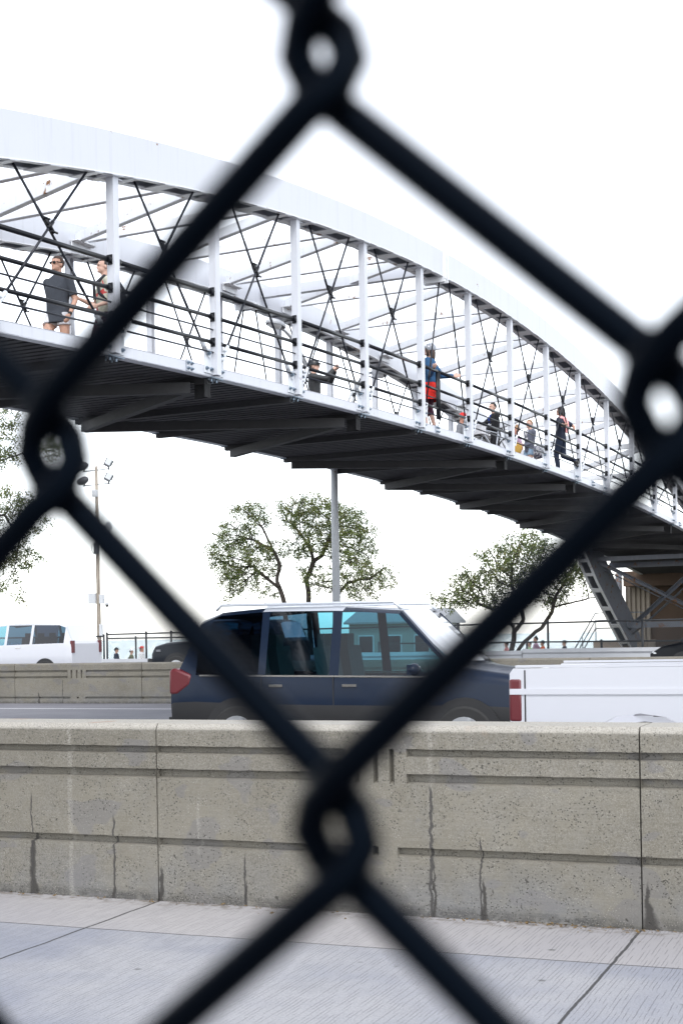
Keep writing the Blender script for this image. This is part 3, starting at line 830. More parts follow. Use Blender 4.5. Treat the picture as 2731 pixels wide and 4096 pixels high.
# navy sport utility car in the nearest lane
S = [(.0, .42, 1.00, 1.03, .90, .90, .80, .0), (.05, .40, 1.06, 1.14, .94, .92, .82, .0), (.36, .38, 1.10, 1.78, .95, .93, .76, .02), (.62, .36, 1.10, 1.875, .96, .94, .76, .03),
     (1.22, .34, 1.08, 1.915, .97, .95, .76, .03), (1.32, .34, 1.08, 1.918, .97, .95, .76, .03), (2.16, .34, 1.06, 1.91, .97, .95, .76, .03), (2.28, .34, 1.06, 1.905, .97, .95, .76, .03),
     (3.02, .34, 1.05, 1.85, .97, .95, .74, .03), (3.72, .34, 1.06, 1.20, .97, .94, .80, .03), (3.80, .34, 1.07, 1.165, .97, .93, .86, .03), (4.35, .34, 1.02, 1.09, .96, .92, .84, .03), (4.66, .38, .92, .96, .92, .86, .76, .03), (4.78, .42, .80, .83, .86, .80, .70, .0)]
suv = car('parked_car' if False else 'sport_utility_car', 'dark navy sport utility car with pale silver roof just beyond the near barrier', -8.62, 16.75, 0, 1, S,
    {2: 'glassd', 3: 'glassd', 5: 'glasst', 7: 'glasst', 8: 'glasst'}, {1: 'glassd', 8: 'glasst'}, M['navy'], (.95, 3.85), .37, {'roofz': 1.84, 'seats': (1.2, 2.2)}, roofmat=M['silver'])
for sy in (1, -1):
    b = MB().tube([(.55, sy*.70, 1.90), (.62, sy*.70, 1.965), (2.9, sy*.68, 1.955), (3.0, sy*.68, 1.87)], .018, 8); b.build('roof_rail', M['silver'], suv)
    b = MB().extr([(-.012, .86), (-.012, 1.16), (.05, 1.19), (.30, 1.10), (.28, .98), (.10, .86)], (0, sy*.60, 0), (1, 0, 0), (0, 0, 1), (0, sy, 0), .345).build('tail_lamp', M['redlamp'], suv, sharp=20); bv = b.modifiers.new('edge', 'BEVEL'); bv.width = .03; bv.segments = 3
    b = MB().ell((4.52, sy*.78, .86), (.20, .14, .09)); b.build('headlamp', M['lens'], suv)
    b = MB().ell((3.28, sy*1.06, 1.15), (.075, .12, .075)).box((3.25, sy*1.06, 1.15), (.06, .20, .12)).beam((3.34, sy*.93, 1.09), (3.3, sy*1.0, 1.10), .05, .04); b.build('wing_mirror', M['navy'], suv)
    for x in (1.42, 2.38): MB().box((x+.05, sy*.965, .965), (.18, .03, .03)).build('door_handle', M['chrome'], suv)
    for x in (1.27, 2.22, 3.40): MB().box((x, sy*.958, .78), (.012, .016, .58)).build('door_seam', M['trim'], suv)
    MB().beam((3.02, sy*.735, 1.82), (3.70, sy*.86, 1.13), .06, .05).build('windscreen_pillar', M['navy'], suv)
    pill(suv, 'window_trim', M['chrome'], [(.42, sy*.945, 1.095), (3.6, sy*.953, 1.06)], .014, .02)
MB().box((4.72, 0, .68), (.08, 1.1, .22)).build('grille', M['trim'], suv)
MB().box((4.74, 0, .48), (.14, 1.7, .16)).build('bumper', M['trim'], suv); MB().box((.0, 0, .48), (.14, 1.7, .18)).build('bumper', M['trim'], suv)
MB().box((2.4, 0, .34), (3.9, 1.8, .12)).build('underbody', M['trim'], suv)

# white pickup in the lane between barrier and navy car
def pickup():
    root = empty('pickup_truck', W(-3.22, 13.0, 0), -TH, 'white pickup truck bed with red tail lamp entering at the right above the near barrier', 'pickup truck')
    hw = .98
    b = MB()
    prof = [(0, .62), (0, 1.20), (.03, 1.245), (1.95, 1.255), (1.95, .62), (1.60, .62), (1.50, .74), (1.33, .83), (1.12, .86), (.91, .83), (.74, .74), (.64, .62)]
    for sy in (1, -1):
        b.extr(prof, (0, sy*hw, 0), (1, 0, 0), (0, 0, 1), (0, -sy, 0), .10)
        b.extr([(0, 0), (1.95, 0), (1.95, .05), (0, .05)], (0, sy*(hw+.012), 1.02), (1, 0, 0), (0, 0, 1), (0, -sy, 0), .02)
    b.box((.97, 0, .70), (1.95, 1.8, .06)); b.box((1.9, 0, 1.0), (.06, 1.8, .5))
    b.build('cargo_bed', M['carwhite'], root)
    MB().box((.02, 0, .98), (.07, 1.74, .48)).box((-.02, 0, .98), (.02, 1.3, .26)).build('tailgate', M['carwhite'], root)
    MB().box((-.05, 0, .56), (.16, 1.9, .18)).build('bumper', M['chrome'], root)
    for sy in (1, -1):
        b = MB().box((.05, sy*(hw-.055), .97), (.12, .125, .38)).build('tail_lamp', M['redlamp'], root, sharp=20); bv = b.modifiers.new('edge', 'BEVEL'); bv.width = .025; bv.segments = 3
        MB().box((.135, sy*(hw+.001), .93), (.012, .006, .60)).build('panel_gap', M['trim'], root); MB().tube([(1.58, sy*(hw-.004), 1.10), (1.58, sy*(hw+.004), 1.10)], .07, 20).build('fuel_flap', M['carwhite'], root)
        MB().beam((.05, sy*(hw-.05), 1.262), (1.9, sy*(hw-.05), 1.268), .09, .02).build('rail_cap', M['carwhite'], root)
        for x in (1.12, 4.5): wheel(root, x, sy*(hw-.12), .39)
    st = [(1.99, .5, 1.22, 1.26, .95, .96, .80, 0), (2.02, .5, 1.22, 1.80, .96, .96, .76, .02), (2.15, .45, 1.22, 1.88, .97, .97, .76, .03), (3.0, .45, 1.20, 1.90, .97, .97, .76, .03), (3.08, .45, 1.20, 1.90, .97, .97, .76, .03), (3.75, .45, 1.20, 1.86, .97, .97, .74, .03),
          (4.3, .45, 1.20, 1.27, .97, .96, .85, .03), (5.2, .45, 1.15, 1.2, .97, .95, .85, .03), (5.55, .45, 1.0, 1.05, .94, .9, .8, .0)]
    body, panes = shell(st, {2: 'glassd', 4: 'glasst', 5: 'glasst'}, {0: 'glassd', 5: 'glasst'}); body.build('cab', M['carwhite'], root, sharp=28)
    for (kind, mt, left, j), quads in panes.items():
        b = MB()
        for q in quads: b.add(q, [(0, 1, 2, 3)], 0, True)
        b.build('window', M[mt], root)
    MB().box((2.8, 0, .55), (5.2, 1.5, .14)).build('chassis', M['trim'], root)
pickup()

# cars on the far carriageway, heading left
Sv = [(.0, .40, 1.18, 1.22, .90, .90, .80, .0), (.06, .40, 1.22, 1.3, .95, .93, .84, .0), (.30, .38, 1.24, 1.80, .96, .94, .78, .02), (.55, .36, 1.24, 1.88, .97, .95, .78, .03), (1.5, .34, 1.22, 1.90, .98, .96, .78, .03), (1.6, .34, 1.22, 1.90, .98, .96, .78, .03),
      (2.5, .34, 1.2, 1.90, .98, .96, .78, .03), (2.6, .34, 1.2, 1.89, .98, .96, .78, .03), (3.3, .34, 1.18, 1.83, .98, .96, .76, .03), (4.15, .34, 1.16, 1.22, .97, .94, .84, .03), (4.7, .36, 1.0, 1.05, .94, .90, .8, .03), (4.95, .42, .8, .84, .88, .8, .7, 0)]
van = car('minivan', 'white minivan on the far carriageway at the left edge, dark side windows', -25.4, 40.9, .25, -1, Sv, {2: 'glasst', 3: 'glassd', 5: 'glassd', 7: 'glasst', 8: 'glasst'}, {1: 'glassd', 8: 'glasst'}, M['carwhite'], (1.0, 3.95), .34, {'cat': 'minivan', 'roofz': 5}, 'vehicles on the far carriageway')
for sy in (1, -1):
    MB().box((.02, sy*.84, 1.12), (.08, .16, .40)).build('tail_lamp', M['redlamp'], van); MB().ell((4.72, sy*.74, .86), (.18, .14, .09)).build('headlamp', M['lens'], van)
    MB().box((2.05, sy*.972, 1.1), (.2, .02, .03)).build('door_handle', M['chrome'], van)
Sd = [(.0, .5, 1.15, 1.2, .92, .92, .85, 0), (.08, .46, 1.2, 1.3, .96, .94, .86, 0), (.25, .44, 1.22, 1.78, .97, .95, .78, .02), (.5, .42, 1.22, 1.84, .98, .96, .78, .03), (1.6, .42, 1.2, 1.86, .98, .96, .78, .03), (1.7, .42, 1.2, 1.86, .98, .96, .78, .03), (2.6, .42, 1.2, 1.84, .98, .96, .77, .03),
      (3.2, .42, 1.2, 1.26, .98, .96, .88, .03), (4.2, .42, 1.14, 1.20, .98, .95, .88, .03), (4.6, .44, 1.05, 1.10, .95, .92, .85, .03), (4.72, .5, .85, .9, .9, .88, .8, 0)]
far = car('sport_utility_car', 'dark grey off-road car with tall bonnet facing left on the far carriageway', -17.72, 40.9, .25, -1, Sd, {2: 'glassd', 3: 'glassd', 5: 'glasst', 6: 'glasst'}, {1: 'glassd', 6: 'glasst'}, M['cargrey'], (.95, 3.8), .40, {'roofz': 5}, 'vehicles on the far carriageway')
for sy in (1, -1):
    MB().ell((4.66, sy*.70, .98), (.08, .15, .11)).build('headlamp', M['lens'], far); MB().box((4.45, sy*.955, .95), (.16, .03, .07)).build('indicator', M['grey'], far)
MB().box((4.74, 0, .95), (.05, 1.05, .22)).build('grille', M['trim'], far); MB().box((4.8, 0, .6), (.16, 1.8, .2)).build('bumper', M['trim'], far)
Sb = [(.0, .42, .85, .9, .85, .84, .74, 0), (.1, .38, .9, .96, .90, .88, .78, 0), (.75, .34, .92, 1.02, .92, .9, .80, .02), (1.25, .32, .92, 1.38, .93, .9, .66, .02), (1.6, .32, .92, 1.42, .93, .9, .64, .03), (2.3, .32, .9, 1.43, .93, .9, .64, .03), (2.38, .32, .9, 1.43, .93, .9, .64, .03), (2.95, .32, .9, 1.38, .93, .9, .62, .03),
      (3.65, .32, .92, .99, .93, .9, .78, .03), (4.3, .34, .82, .86, .91, .86, .74, .03), (4.6, .38, .66, .70, .84, .78, .66, 0)]
sed = car('sedan', 'low black saloon car at the right edge beneath the footbridge', -2.1, 40.9, .25, -1, Sb, {3: 'glassd', 4: 'glassd', 6: 'glasst', 7: 'glasst'}, {2: 'glassd', 7: 'glasst'}, M['carblack'], (.9, 3.65), .33, {'roofz': 5}, 'vehicles on the far carriageway')
for sy in (1, -1): MB().ell((4.42, sy*.70, .68), (.16, .14, .07)).build('headlamp', M['lens'], sed)

# ------------------------------------------------------------------ poles
def mast():
    root = empty('street_lamp', W(-12.65, 31.5, 0), -TH, 'tall pale street lamp with two curved arms standing behind the far barrier', 'street lamp')
    MB().tube([(0, 0, 0), (0, 0, 4), (0, 0, 6.3)], [.105, .09, .08], 16).build('pole', M['mast'], root)
    MB().tube([(0, 0, 0), (0, 0, .5)], [.2, .17], 8).build('base', M['mast'], root)
    for sg in (-1, 1):
        b = MB()
        for z0, dz in ((5.5, 0), (6.15, .0)):
            pts = []
            for k in range(13):
                t = k/12; y = sg*3.0*t; z = z0+(8.33-z0)*math.sin(t*math.pi/2)**.9; pts.append((0, y, z+(.04 if dz else 0)))
            b.tube(pts, .03, 8)
        for k in (3, 6): 
            t = k/12; b.beam((0, sg*3*t, 5.5+(8.33-5.5)*math.sin(t*math.pi/2)**.9), (0, sg*3*t, 6.15+(8.33-6.15)*math.sin(t*math.pi/2)**.9), .03, .03)
        a = b.build('arm', M['arm'], root)
        MB().ell((0, sg*3.25, 8.36), (.17, .40, .11), keep=lambda p: p.z > -.02).build('lamp_head', M['lightgrey'], a)
        MB().ell((0, sg*3.3, 8.35), (.14, .24, .10), keep=lambda p: p.z < .02).build('lens', M['lens'], a)
mast()
def flood():
    root = empty('floodlight_pole', W(-32.9, 54, -.5), -TH, 'weathered wooden pole carrying floodlights, boxes and a dome camera by the lakefront path', 'floodlight pole')
    MB().tube([(0, 0, 0), (0, 0, 5), (0, 0, 9.6), (0, 0, 9.72)], [.10, .085, .066, .03], 14).build('pole', M['wood'], root)
    for z in (9.5, 8.87):
        a = MB().tube([(-.68, 0, z), (.68, 0, z+.05)], .022, 8).build('crossarm', M['grey'], root)
        for x in (-.62, .62):
            f = MB(); R = Euler((0, .5 if x > 0 else -.35, .3 if x > 0 else 0)).to_matrix()
            if x > 0:
                f.box((x, -.05, z+.30), (.26, .22, .34), R); f.box((x+.05, -.05, z+.34), (.30, .26, .26), R)
                f.beam((x, 0, z), (x, -.02, z+.2), .05, .05)
                f.build('floodlight', M['grey'], a); MB().box((x+.10, -.16, z+.34), (.24, .04, .28), R).build('lens', M['lightgrey'], a)
            else:
                f.ell((x-.05, -.05, z+.22), (.30, .18, .17), R, keep=lambda p: p.x < .12 or True); f.beam((x, 0, z), (x, 0, z+.12), .05, .05); f.build('floodlight', M['grey'], a)
    MB().box((-.02, -.12, 8.5), (.22, .12, .30)).build('junction_box', M['lightgrey'], root)
    h = MB().tube([(.36, -.02, 7.0), (.50, -.05, 7.02), (.62, -.08, 7.03)], [.07, .12, .21], 16, smooth=True).box((.5, 0, 6.82), (.2, .1, .05)); h.beam((.06, 0, 6.8), (.5, 0, 6.82), .03, .03); h.build('siren_horn', M['lightgrey'], root)
    MB().box((.0, -.1, 6.1), (.22, .1, .5)).build('cable_box', M['grey'], root)
    MB().tube([(-.05, -.1, 6.35), (-.22, -.1, 6.25), (-.24, -.1, 6.0), (-.12, -.1, 5.85)], .012, 6).build('cable_loop', M['trim'], root)
    MB().box((-.26, -.08, 3.9), (.36, .14, .46)).build('equipment_box', M['lightgrey'], root); MB().box((.22, -.08, 3.87), (.20, .14, .40)).build('equipment_box', M['lightgrey'], root)
    c = MB().tube([(.3, -.08, 3.85), (.46, -.08, 3.88), (.47, -.08, 3.75)], .016, 8).tube([(.47, -.08, 3.78), (.47, -.08, 3.60)], [.06, .085], 12).build('dome_camera', M['lightgrey'], root)
    MB().ell((.47, -.08, 3.60), (.075, .075, .09)).build('dome', M['trim'], c)
    MB().box((.14, -.06, 2.5), (.12, .12, .55)).build('meter_box', M['lightgrey'], root)
    w = MB()
    for k, (x, ph) in enumerate(((-.05, 0), (.05, 1.5))):
        w.tube([(x+.03*math.sin(z*1.3+ph), -.10, z) for z in [4.1+.3*q for q in range(8)]], .007, 5)
    w.build('cable', M['trim'], root)
flood()

# ------------------------------------------------------------------ black chain link fences by the lakefront
def far_fence(label, u0, u1, v, ztl, ztr, zb, spacing, mesh=.075, posts=None, rr=.028, mid=None):
    root = empty('lakefront_fence', W(u0, v, 0), -TH, label, 'fence', 'black chain link fences by the lakefront')
    L = u1-u0; zt = lambda x: ztl+(ztr-ztl)*x/L
    MB().tube([(0, 0, zt(0)), (L, 0, zt(L))], rr, 8).build('top_rail', M['fenceblack'], root)
    if mid: MB().tube([(0, 0, zt(0)-mid), (L, 0, zt(L)-mid)], rr, 8).build('middle_rail', M['fenceblack'], root)
    xs = posts if posts else [k*spacing for k in range(int(L/spacing)+1)]
    for x in xs:
        MB().tube([(x, 0, zb-.1), (x, 0, zt(x)+.06)], rr*1.45, 10).ell((x, 0, zt(x)+.06), (rr*1.7, rr*1.7, rr)).build('post', M['fenceblack'], root)
    b = MB(); Hh = ztl+.03-zb; sl = 1.25; w = .0075; x = -Hh/sl
    while x < L:
        for sg in (1, -1):
            a = x if sg > 0 else x+Hh/sl; c = x+Hh/sl if sg > 0 else x
            za, zc = zb, zb+Hh
            def clip(p): return min(max(p, 0), L)
            pa, pc = a, c; f0 = (clip(a)-a)/(c-a); f1 = (clip(c)-a)/(c-a)
            if abs(f1-f0) < 1e-3: continue
            dz = (ztr-ztl)*x/L
            p = Vector((a+(c-a)*f0, -.02*sg*.3-.02, za+(zc-za)*f0+(dz if f0 > 0 else 0)*f0)); q = Vector((a+(c-a)*f1, -.02*sg*.3-.02, za+(zc-za)*f1+dz*f1))
            b.tube([p, q], w/2, 3, cap=False, smooth=False)
        x += mesh
    # barbed twist tips along the top
    for k in range(int(L/mesh)): b.tube([(k*mesh, -.02, zt(k*mesh)), (k*mesh+.012, -.02, zt(k*mesh)+.045)], w/2, 3, cap=False, smooth=False)
    b.build('wire_mesh', M['fencewire'], root)
    return root
far_fence('long black chain link fence behind the pale parapet, with a corner post at the left', -29.2, -2.0, 48.5, 1.79, 1.96, .25, 3.2, posts=[0, 1.75, 2.85, 5.9, 8.9, 11.6, 14.35, 17.6, 20.85, 24.1, 27.2])
far_fence('lower black chain link fence further back at the left, over the walkers by the lake', -31.9, -24.0, 53.0, 1.64, 1.62, -.5, 3.0, posts=[0, 1.4, 4.4, 7.4])
far_fence('low black chain link fence in front of the stone steps and the right tree', -19.5, -5.0, 53.0, 1.24, 1.17, -.4, 3.0, posts=[0, 3.0, 6.0, 8.85, 11.8, 14.4])
far_fence('thin black chain link fence left of the corner post, partly behind the white minivan', -48.0, -29.4, 48.6, 1.74, 1.72, .25, 3.1)

# ------------------------------------------------------------------ steps with handrails beside the abutment
st = empty('stone_steps', W(-11.75, 54.6, -.5), -TH, 'sandy stone steps with grey handrails left of the bridge leg', 'steps')
for k in range(9):
    MB().box((.75, .15+.30*k, .095*(k+1)), (1.45, .30, .19*(k+1))).build('step', M['step'], st)
MB().box((1.0, 3.6, .85), (2.2, 1.8, 1.7)).build('landing', M['step'], st)
for h in (1.10, .80, .48):
    MB().tube([(-.62, -.55, h-.25), (-.45, -.30, h-.1), (.02, 2.6, 1.7+h), (.15, 2.75, 1.72+h), (1.9, 2.9, 1.72+h)], .024, 8).build('handrail', M['galvrail'], st)
for x, y, z in ((-.43, -.28, 0), (-.2, 1.15, .7), (.03, 2.62, 1.4), (1.2, 2.85, 1.7)):
    MB().tube([(x, y, z), (x, y, z+1.15)], .022, 8).build('rail_post', M['galvrail'], st)

# ------------------------------------------------------------------ pavilion house by the lake
hs = empty('pavilion_house', W(-28.4, 72.5, -.6), -TH, 'small pale house with grey gable roof seen past the navy car', 'house')
MB().box((2.55, 2, 1.5), (5.1, 4, 3.0)).build('wall', M['housewall'], hs)
MB().extr([(-.3, 2.9), (2.0, 3.62), (4.3, 2.9), (4.3, 2.8), (-.3, 2.8)], (-.2, 0, 0), (0, 1, 0), (0, 0, 1), (1, 0, 0), 5.55).build('roof', M['houseroof'], hs)
for x in (1.0, 2.6, 4.2):
    f = MB().box((x, -.02, 1.7), (.9, .06, 1.0)).build('window', M['lightgrey'], hs); MB().box((x, -.06, 1.7), (.76, .03, .86)).build('pane', M['glassd'], f)

# ------------------------------------------------------------------ trees
def grow(seed, blobs, trunks, v0, label, loc, n_att=900, step=.18, kill=.24, infl=1.6, leaf=22, leafmats=('leaf', 'leaf2', 'leaf3'), lsize=(.06, .125), r0=.011, rexp=2.45, wob=.35, rmax=.19, group='trees along the lakefront', bare=0.0):
    rs = np.random.RandomState(seed); B = np.array(blobs, float); A = []
    wts = B[:, 2]**3; wts = wts/wts.sum()
    for bi, cnt in enumerate(rs.multinomial(n_att, wts)):
        for _ in range(cnt+6):
            d = rs.normal(size=3); d /= np.linalg.norm(d); r = rs.rand()**.45
            A.append([B[bi, 0]+d[0]*r*B[bi, 2], d[1]*r*B[bi, 2]*1.5+rs.normal()*.5, B[bi, 1]+d[2]*r*B[bi, 2]])
    A = np.array(A); P = []; par = []
    for ti, tr in enumerate(trunks):
        prev = -1
        for k, p in enumerate(tr):
            q = np.array([p[0], p[2] if len(p) > 2 else 0.0, p[1]], float)
            if k == 0:
                if P:
                    D = np.linalg.norm(np.array(P)-q, axis=1); prev = int(D.argmin())
                    if D[prev] < .02: continue
                    P.append(q); par.append(prev); prev = len(P)-1
                else: P.append(q); par.append(-1); prev = 0
                continue
            a = P[prev]; n = max(1, int(np.linalg.norm(q-a)/.25))
            for s in range(1, n+1):
                P.append(a+(q-a)*s/n+(rs.normal(size=3)*.025 if s < n else 0)); par.append(prev); prev = len(P)-1
    alive = np.ones(len(A), bool)
    Pn = np.array(P); D = np.linalg.norm(A[:, None]-Pn[None], axis=2); near = D.argmin(1); dist = D.min(1)
    for it in range(140):
        if not alive.any(): break
        use = np.where(alive)[0]
        R_ = infl if it > 3 else 5
        use = use[dist[use] < (infl*2.2)]
        if len(use) == 0: break
        groups = {}
        for a in use: groups.setdefault(int(near[a]), []).append(a)
        new = []
        for nd, al in groups.items():
            dv = A[al]-Pn[nd]; dv /= np.linalg.norm(dv, axis=1)[:, None]+1e-6; d = dv.sum(0)+rs.normal(size=3)*wob
            d /= np.linalg.norm(d)+1e-6; new.append((nd, Pn[nd]+d*step))
        base = len(P)
        for nd, q in new: P.append(q); par.append(nd)
        Q = np.array([q for _, q in new]); Pn = np.vstack([Pn, Q])
        D = np.linalg.norm(A[:, None]-Q[None], axis=2); m = D.min(1); am = D.argmin(1)+base
        up = m < dist; dist[up] = m[up]; near[up] = am[up]
        alive &= dist > kill
        if len(P) > 9000: break
    N = len(P); ch = [[] for _ in range(N)]
    for k in range(N):
        if par[k] >= 0: ch[par[k]].append(k)
    acc = np.zeros(N)
    for k in range(N-1, -1, -1):
        if not ch[k]: acc[k] = r0**rexp
        if par[k] >= 0: acc[par[k]] += acc[k]
    rad_ = acc**(1/rexp)
    if rad_.max() > rmax: rad_ = np.where(rad_ > .03, .03+(rad_-.03)*(rmax-.03)/(rad_.max()-.03), rad_)
    b = MB()
    for k in range(N):
        p = par[k]
        if p < 0: continue
        a = Vector(P[p]); c = Vector(P[k]); n = 9 if rad_[k] > .05 else (5 if rad_[k] > .02 else 3)
        b.tube([a, c, ], [min(rad_[p], rad_[k]*1.25), rad_[k]], n, cap=False)
    root = empty('tree', loc, -TH, label, 'tree', group)
    b.build('trunk', M['bark'], root)
    lb = MB(); zlo, zhi = A[:, 2].min(), A[:, 2].max()
    tips = [k for k in range(N) if rad_[k] < r0*2.6 and P[k][2] > zlo-.4]
    clump = rs.rand(400)
    for k in tips:
        p = P[k]; key = int((math.sin(p[0]*2.1+seed)+math.sin(p[2]*2.7+p[1]*1.3)+2)*99) % 400
        if rs.rand() < bare+.2 or clump[(key*3) % 400] < .12: continue
        cnt = int(leaf*(.35+1.3*clump[key]))
        mi = 0 if clump[(key*7) % 400] < .5 else (1 if clump[(key*7) % 400] < .8 else 2)
        for _ in range(cnt):
            c = Vector(p+rs.normal(size=3)*.11); d = Vector(rs.normal(size=3)); d.z -= .35; d.normalize(); s = d.orthogonal().normalized()
            s = Matrix.Rotation(rs.rand()*6.3, 3, d) @ s; L = rs.uniform(*lsize); wv = L*rs.uniform(.22, .36)
            lb.add([c, c+d*L*.5+s*wv, c+d*L, c+d*L*.5-s*wv], [(0, 1, 2, 3)], mi if rs.rand() < .75 else rs.randint(3))
    lb.build('crown', [M[q] for q in leafmats], root)
    return root
G = -.55
def sh(l, u0): return [(a-u0, *r) for a, *r in l]
U1, U2, U3, U4, U5 = -29.3, -27.9, -26.0, -15.4, -39.0
grow(3, sh([(-31.12, 7.88, 1.01), (-31.92, 6.6, 1.17), (-32.8, 5.93, .86), (-30.65, 5.54, 1.01), (-31.95, 4.96, 1.09), (-29.88, 6.05, .69), (-32.31, 4.19, .78), (-30.51, 3.91, .54)], U1),
     [sh([(-29.3, G), (-29.25, 1.5), (-29.34, 3.26), (-29.42, 3.57), (-29.74, 4.43), (-29.56, 5.27), (-29.96, 6.05), (-30.97, 6.56)], U1), sh([(-29.66, 4.08), (-30.33, 4.6), (-31.09, 5.24)], U1), sh([(-29.96, 6.05), (-30.4, 7.0)], U1)], 66, 'green tree with crooked trunk leaning left, left of the pale lamp pole', W(U1, 66, 0), n_att=1500)
grow(5, sh([(-28.92, 7.93, .84), (-27.67, 7.95, .92), (-26.85, 7.91, .76), (-25.88, 7.33, .91), (-25.24, 6.55, .83), (-28.26, 7.29, .76), (-27.12, 6.47, .91), (-28.62, 5.92, .61), (-27.98, 4.83, .6), (-26.31, 5.99, .76), (-25.1, 5.49, .75)], U2),
     [sh([(-27.9, G), (-27.95, 1.5), (-28.0, 3.61), (-28.11, 4.45), (-27.72, 5.36), (-28.02, 6.66)], U2), sh([(-27.72, 5.36), (-27.22, 5.64), (-26.87, 6.39), (-26.53, 7.36)], U2), sh([(-27.83, 5.82), (-28.44, 6.84), (-28.93, 7.39)], U2)], 66, 'tallest green tree with forked trunk directly behind the pale lamp pole', W(U2, 66, 0), n_att=2000)
grow(8, sh([(-25.12, 4.74, .9), (-24.08, 4.4, .82), (-24.73, 3.82, .83), (-25.86, 4.16, .6), (-23.37, 4.31, .6), (-27.0, 4.2, .68)], U3),
     [sh([(-26.2, G), (-26.1, 1.5), (-26.04, 3.18), (-25.99, 3.63), (-25.45, 4.22), (-24.32, 4.34), (-23.6, 4.84)], U3), sh([(-25.99, 3.63), (-26.1, 4.31), (-26.0, 5.22)], U3)], 65, 'low spreading tree with bare twigs reaching right, right of the pale lamp pole', W(U3, 65, 0), n_att=1300, leaf=15, bare=.2)
grow(11, sh([(-14.79, 5.29, .7), (-15.47, 5.02, .6), (-16.2, 4.55, .65), (-15.9, 3.83, .65), (-16.89, 3.86, .56), (-17.47, 3.68, .61), (-17.7, 3.07, .56), (-16.8, 3.15, .61), (-16.02, 3.03, .65), (-18.39, 2.94, .46), (-15.17, 4.11, .75), (-14.19, 4.82, .75), (-14.47, 3.59, .75), (-13.72, 3.07, .6), (-12.95, 3.74, .64), (-12.3, 3.92, .54), (-13.19, 4.29, .64)], U4),
     [sh([(-15.6, G), (-15.55, .36), (-15.44, .86), (-15.32, 1.61), (-14.9, 2.1), (-15.1, 2.71), (-15.39, 3.61)], U4), sh([(-15.5, .3), (-15.29, .61), (-14.87, 1.2), (-14.15, 1.74), (-13.68, 2.42), (-13.52, 3.06), (-13.05, 3.74)], U4), sh([(-13.6, 2.62), (-12.97, 2.75), (-11.88, 2.97)], U4), sh([(-15.32, 1.81), (-15.93, 2.42), (-16.86, 2.85)], U4)], 58,
     'broad green tree with two leaning trunks under the footbridge, left of the stone steps', W(U4, 58, 0), n_att=2500, rmax=.22, leaf=20)
grow(14, sh([(-34.45, 11.15, .48), (-34.85, 10.34, .48), (-32.53, 9.43, .67), (-34.88, 9.07, .52), (-34.44, 7.45, .6), (-33.74, 6.82, .55), (-33.57, 6.02, .48), (-34.48, 5.26, .56), (-34.02, 4.76, .48), (-33.65, 4.43, .32), (-34.74, 4.07, .48), (-34.85, 3.28, .4), (-36.06, 9.74, 1.21), (-36.6, 6.95, 1.21), (-35.92, 4.91, 1.0), (-38, 9, 1.6), (-40, 8, 1.8), (-38.5, 5.5, 1.3)], U5),
     [sh([(-39.0, -.4), (-38.8, 3), (-38.2, 6), (-36.5, 8.6), (-34.6, 9.0)], U5), sh([(-38.3, 5), (-36.4, 6.6), (-34.9, 6.6), (-34.2, 5.6)], U5), sh([(-38.2, 6), (-37.5, 9.5), (-35.5, 10.6)], U5)], 50,
     'sparse drooping tree with fresh leaves at the left edge of the scene', W(U5, 50, .25), n_att=2800, leaf=24, bare=-.1, wob=.5, rmax=.25, r0=.008)

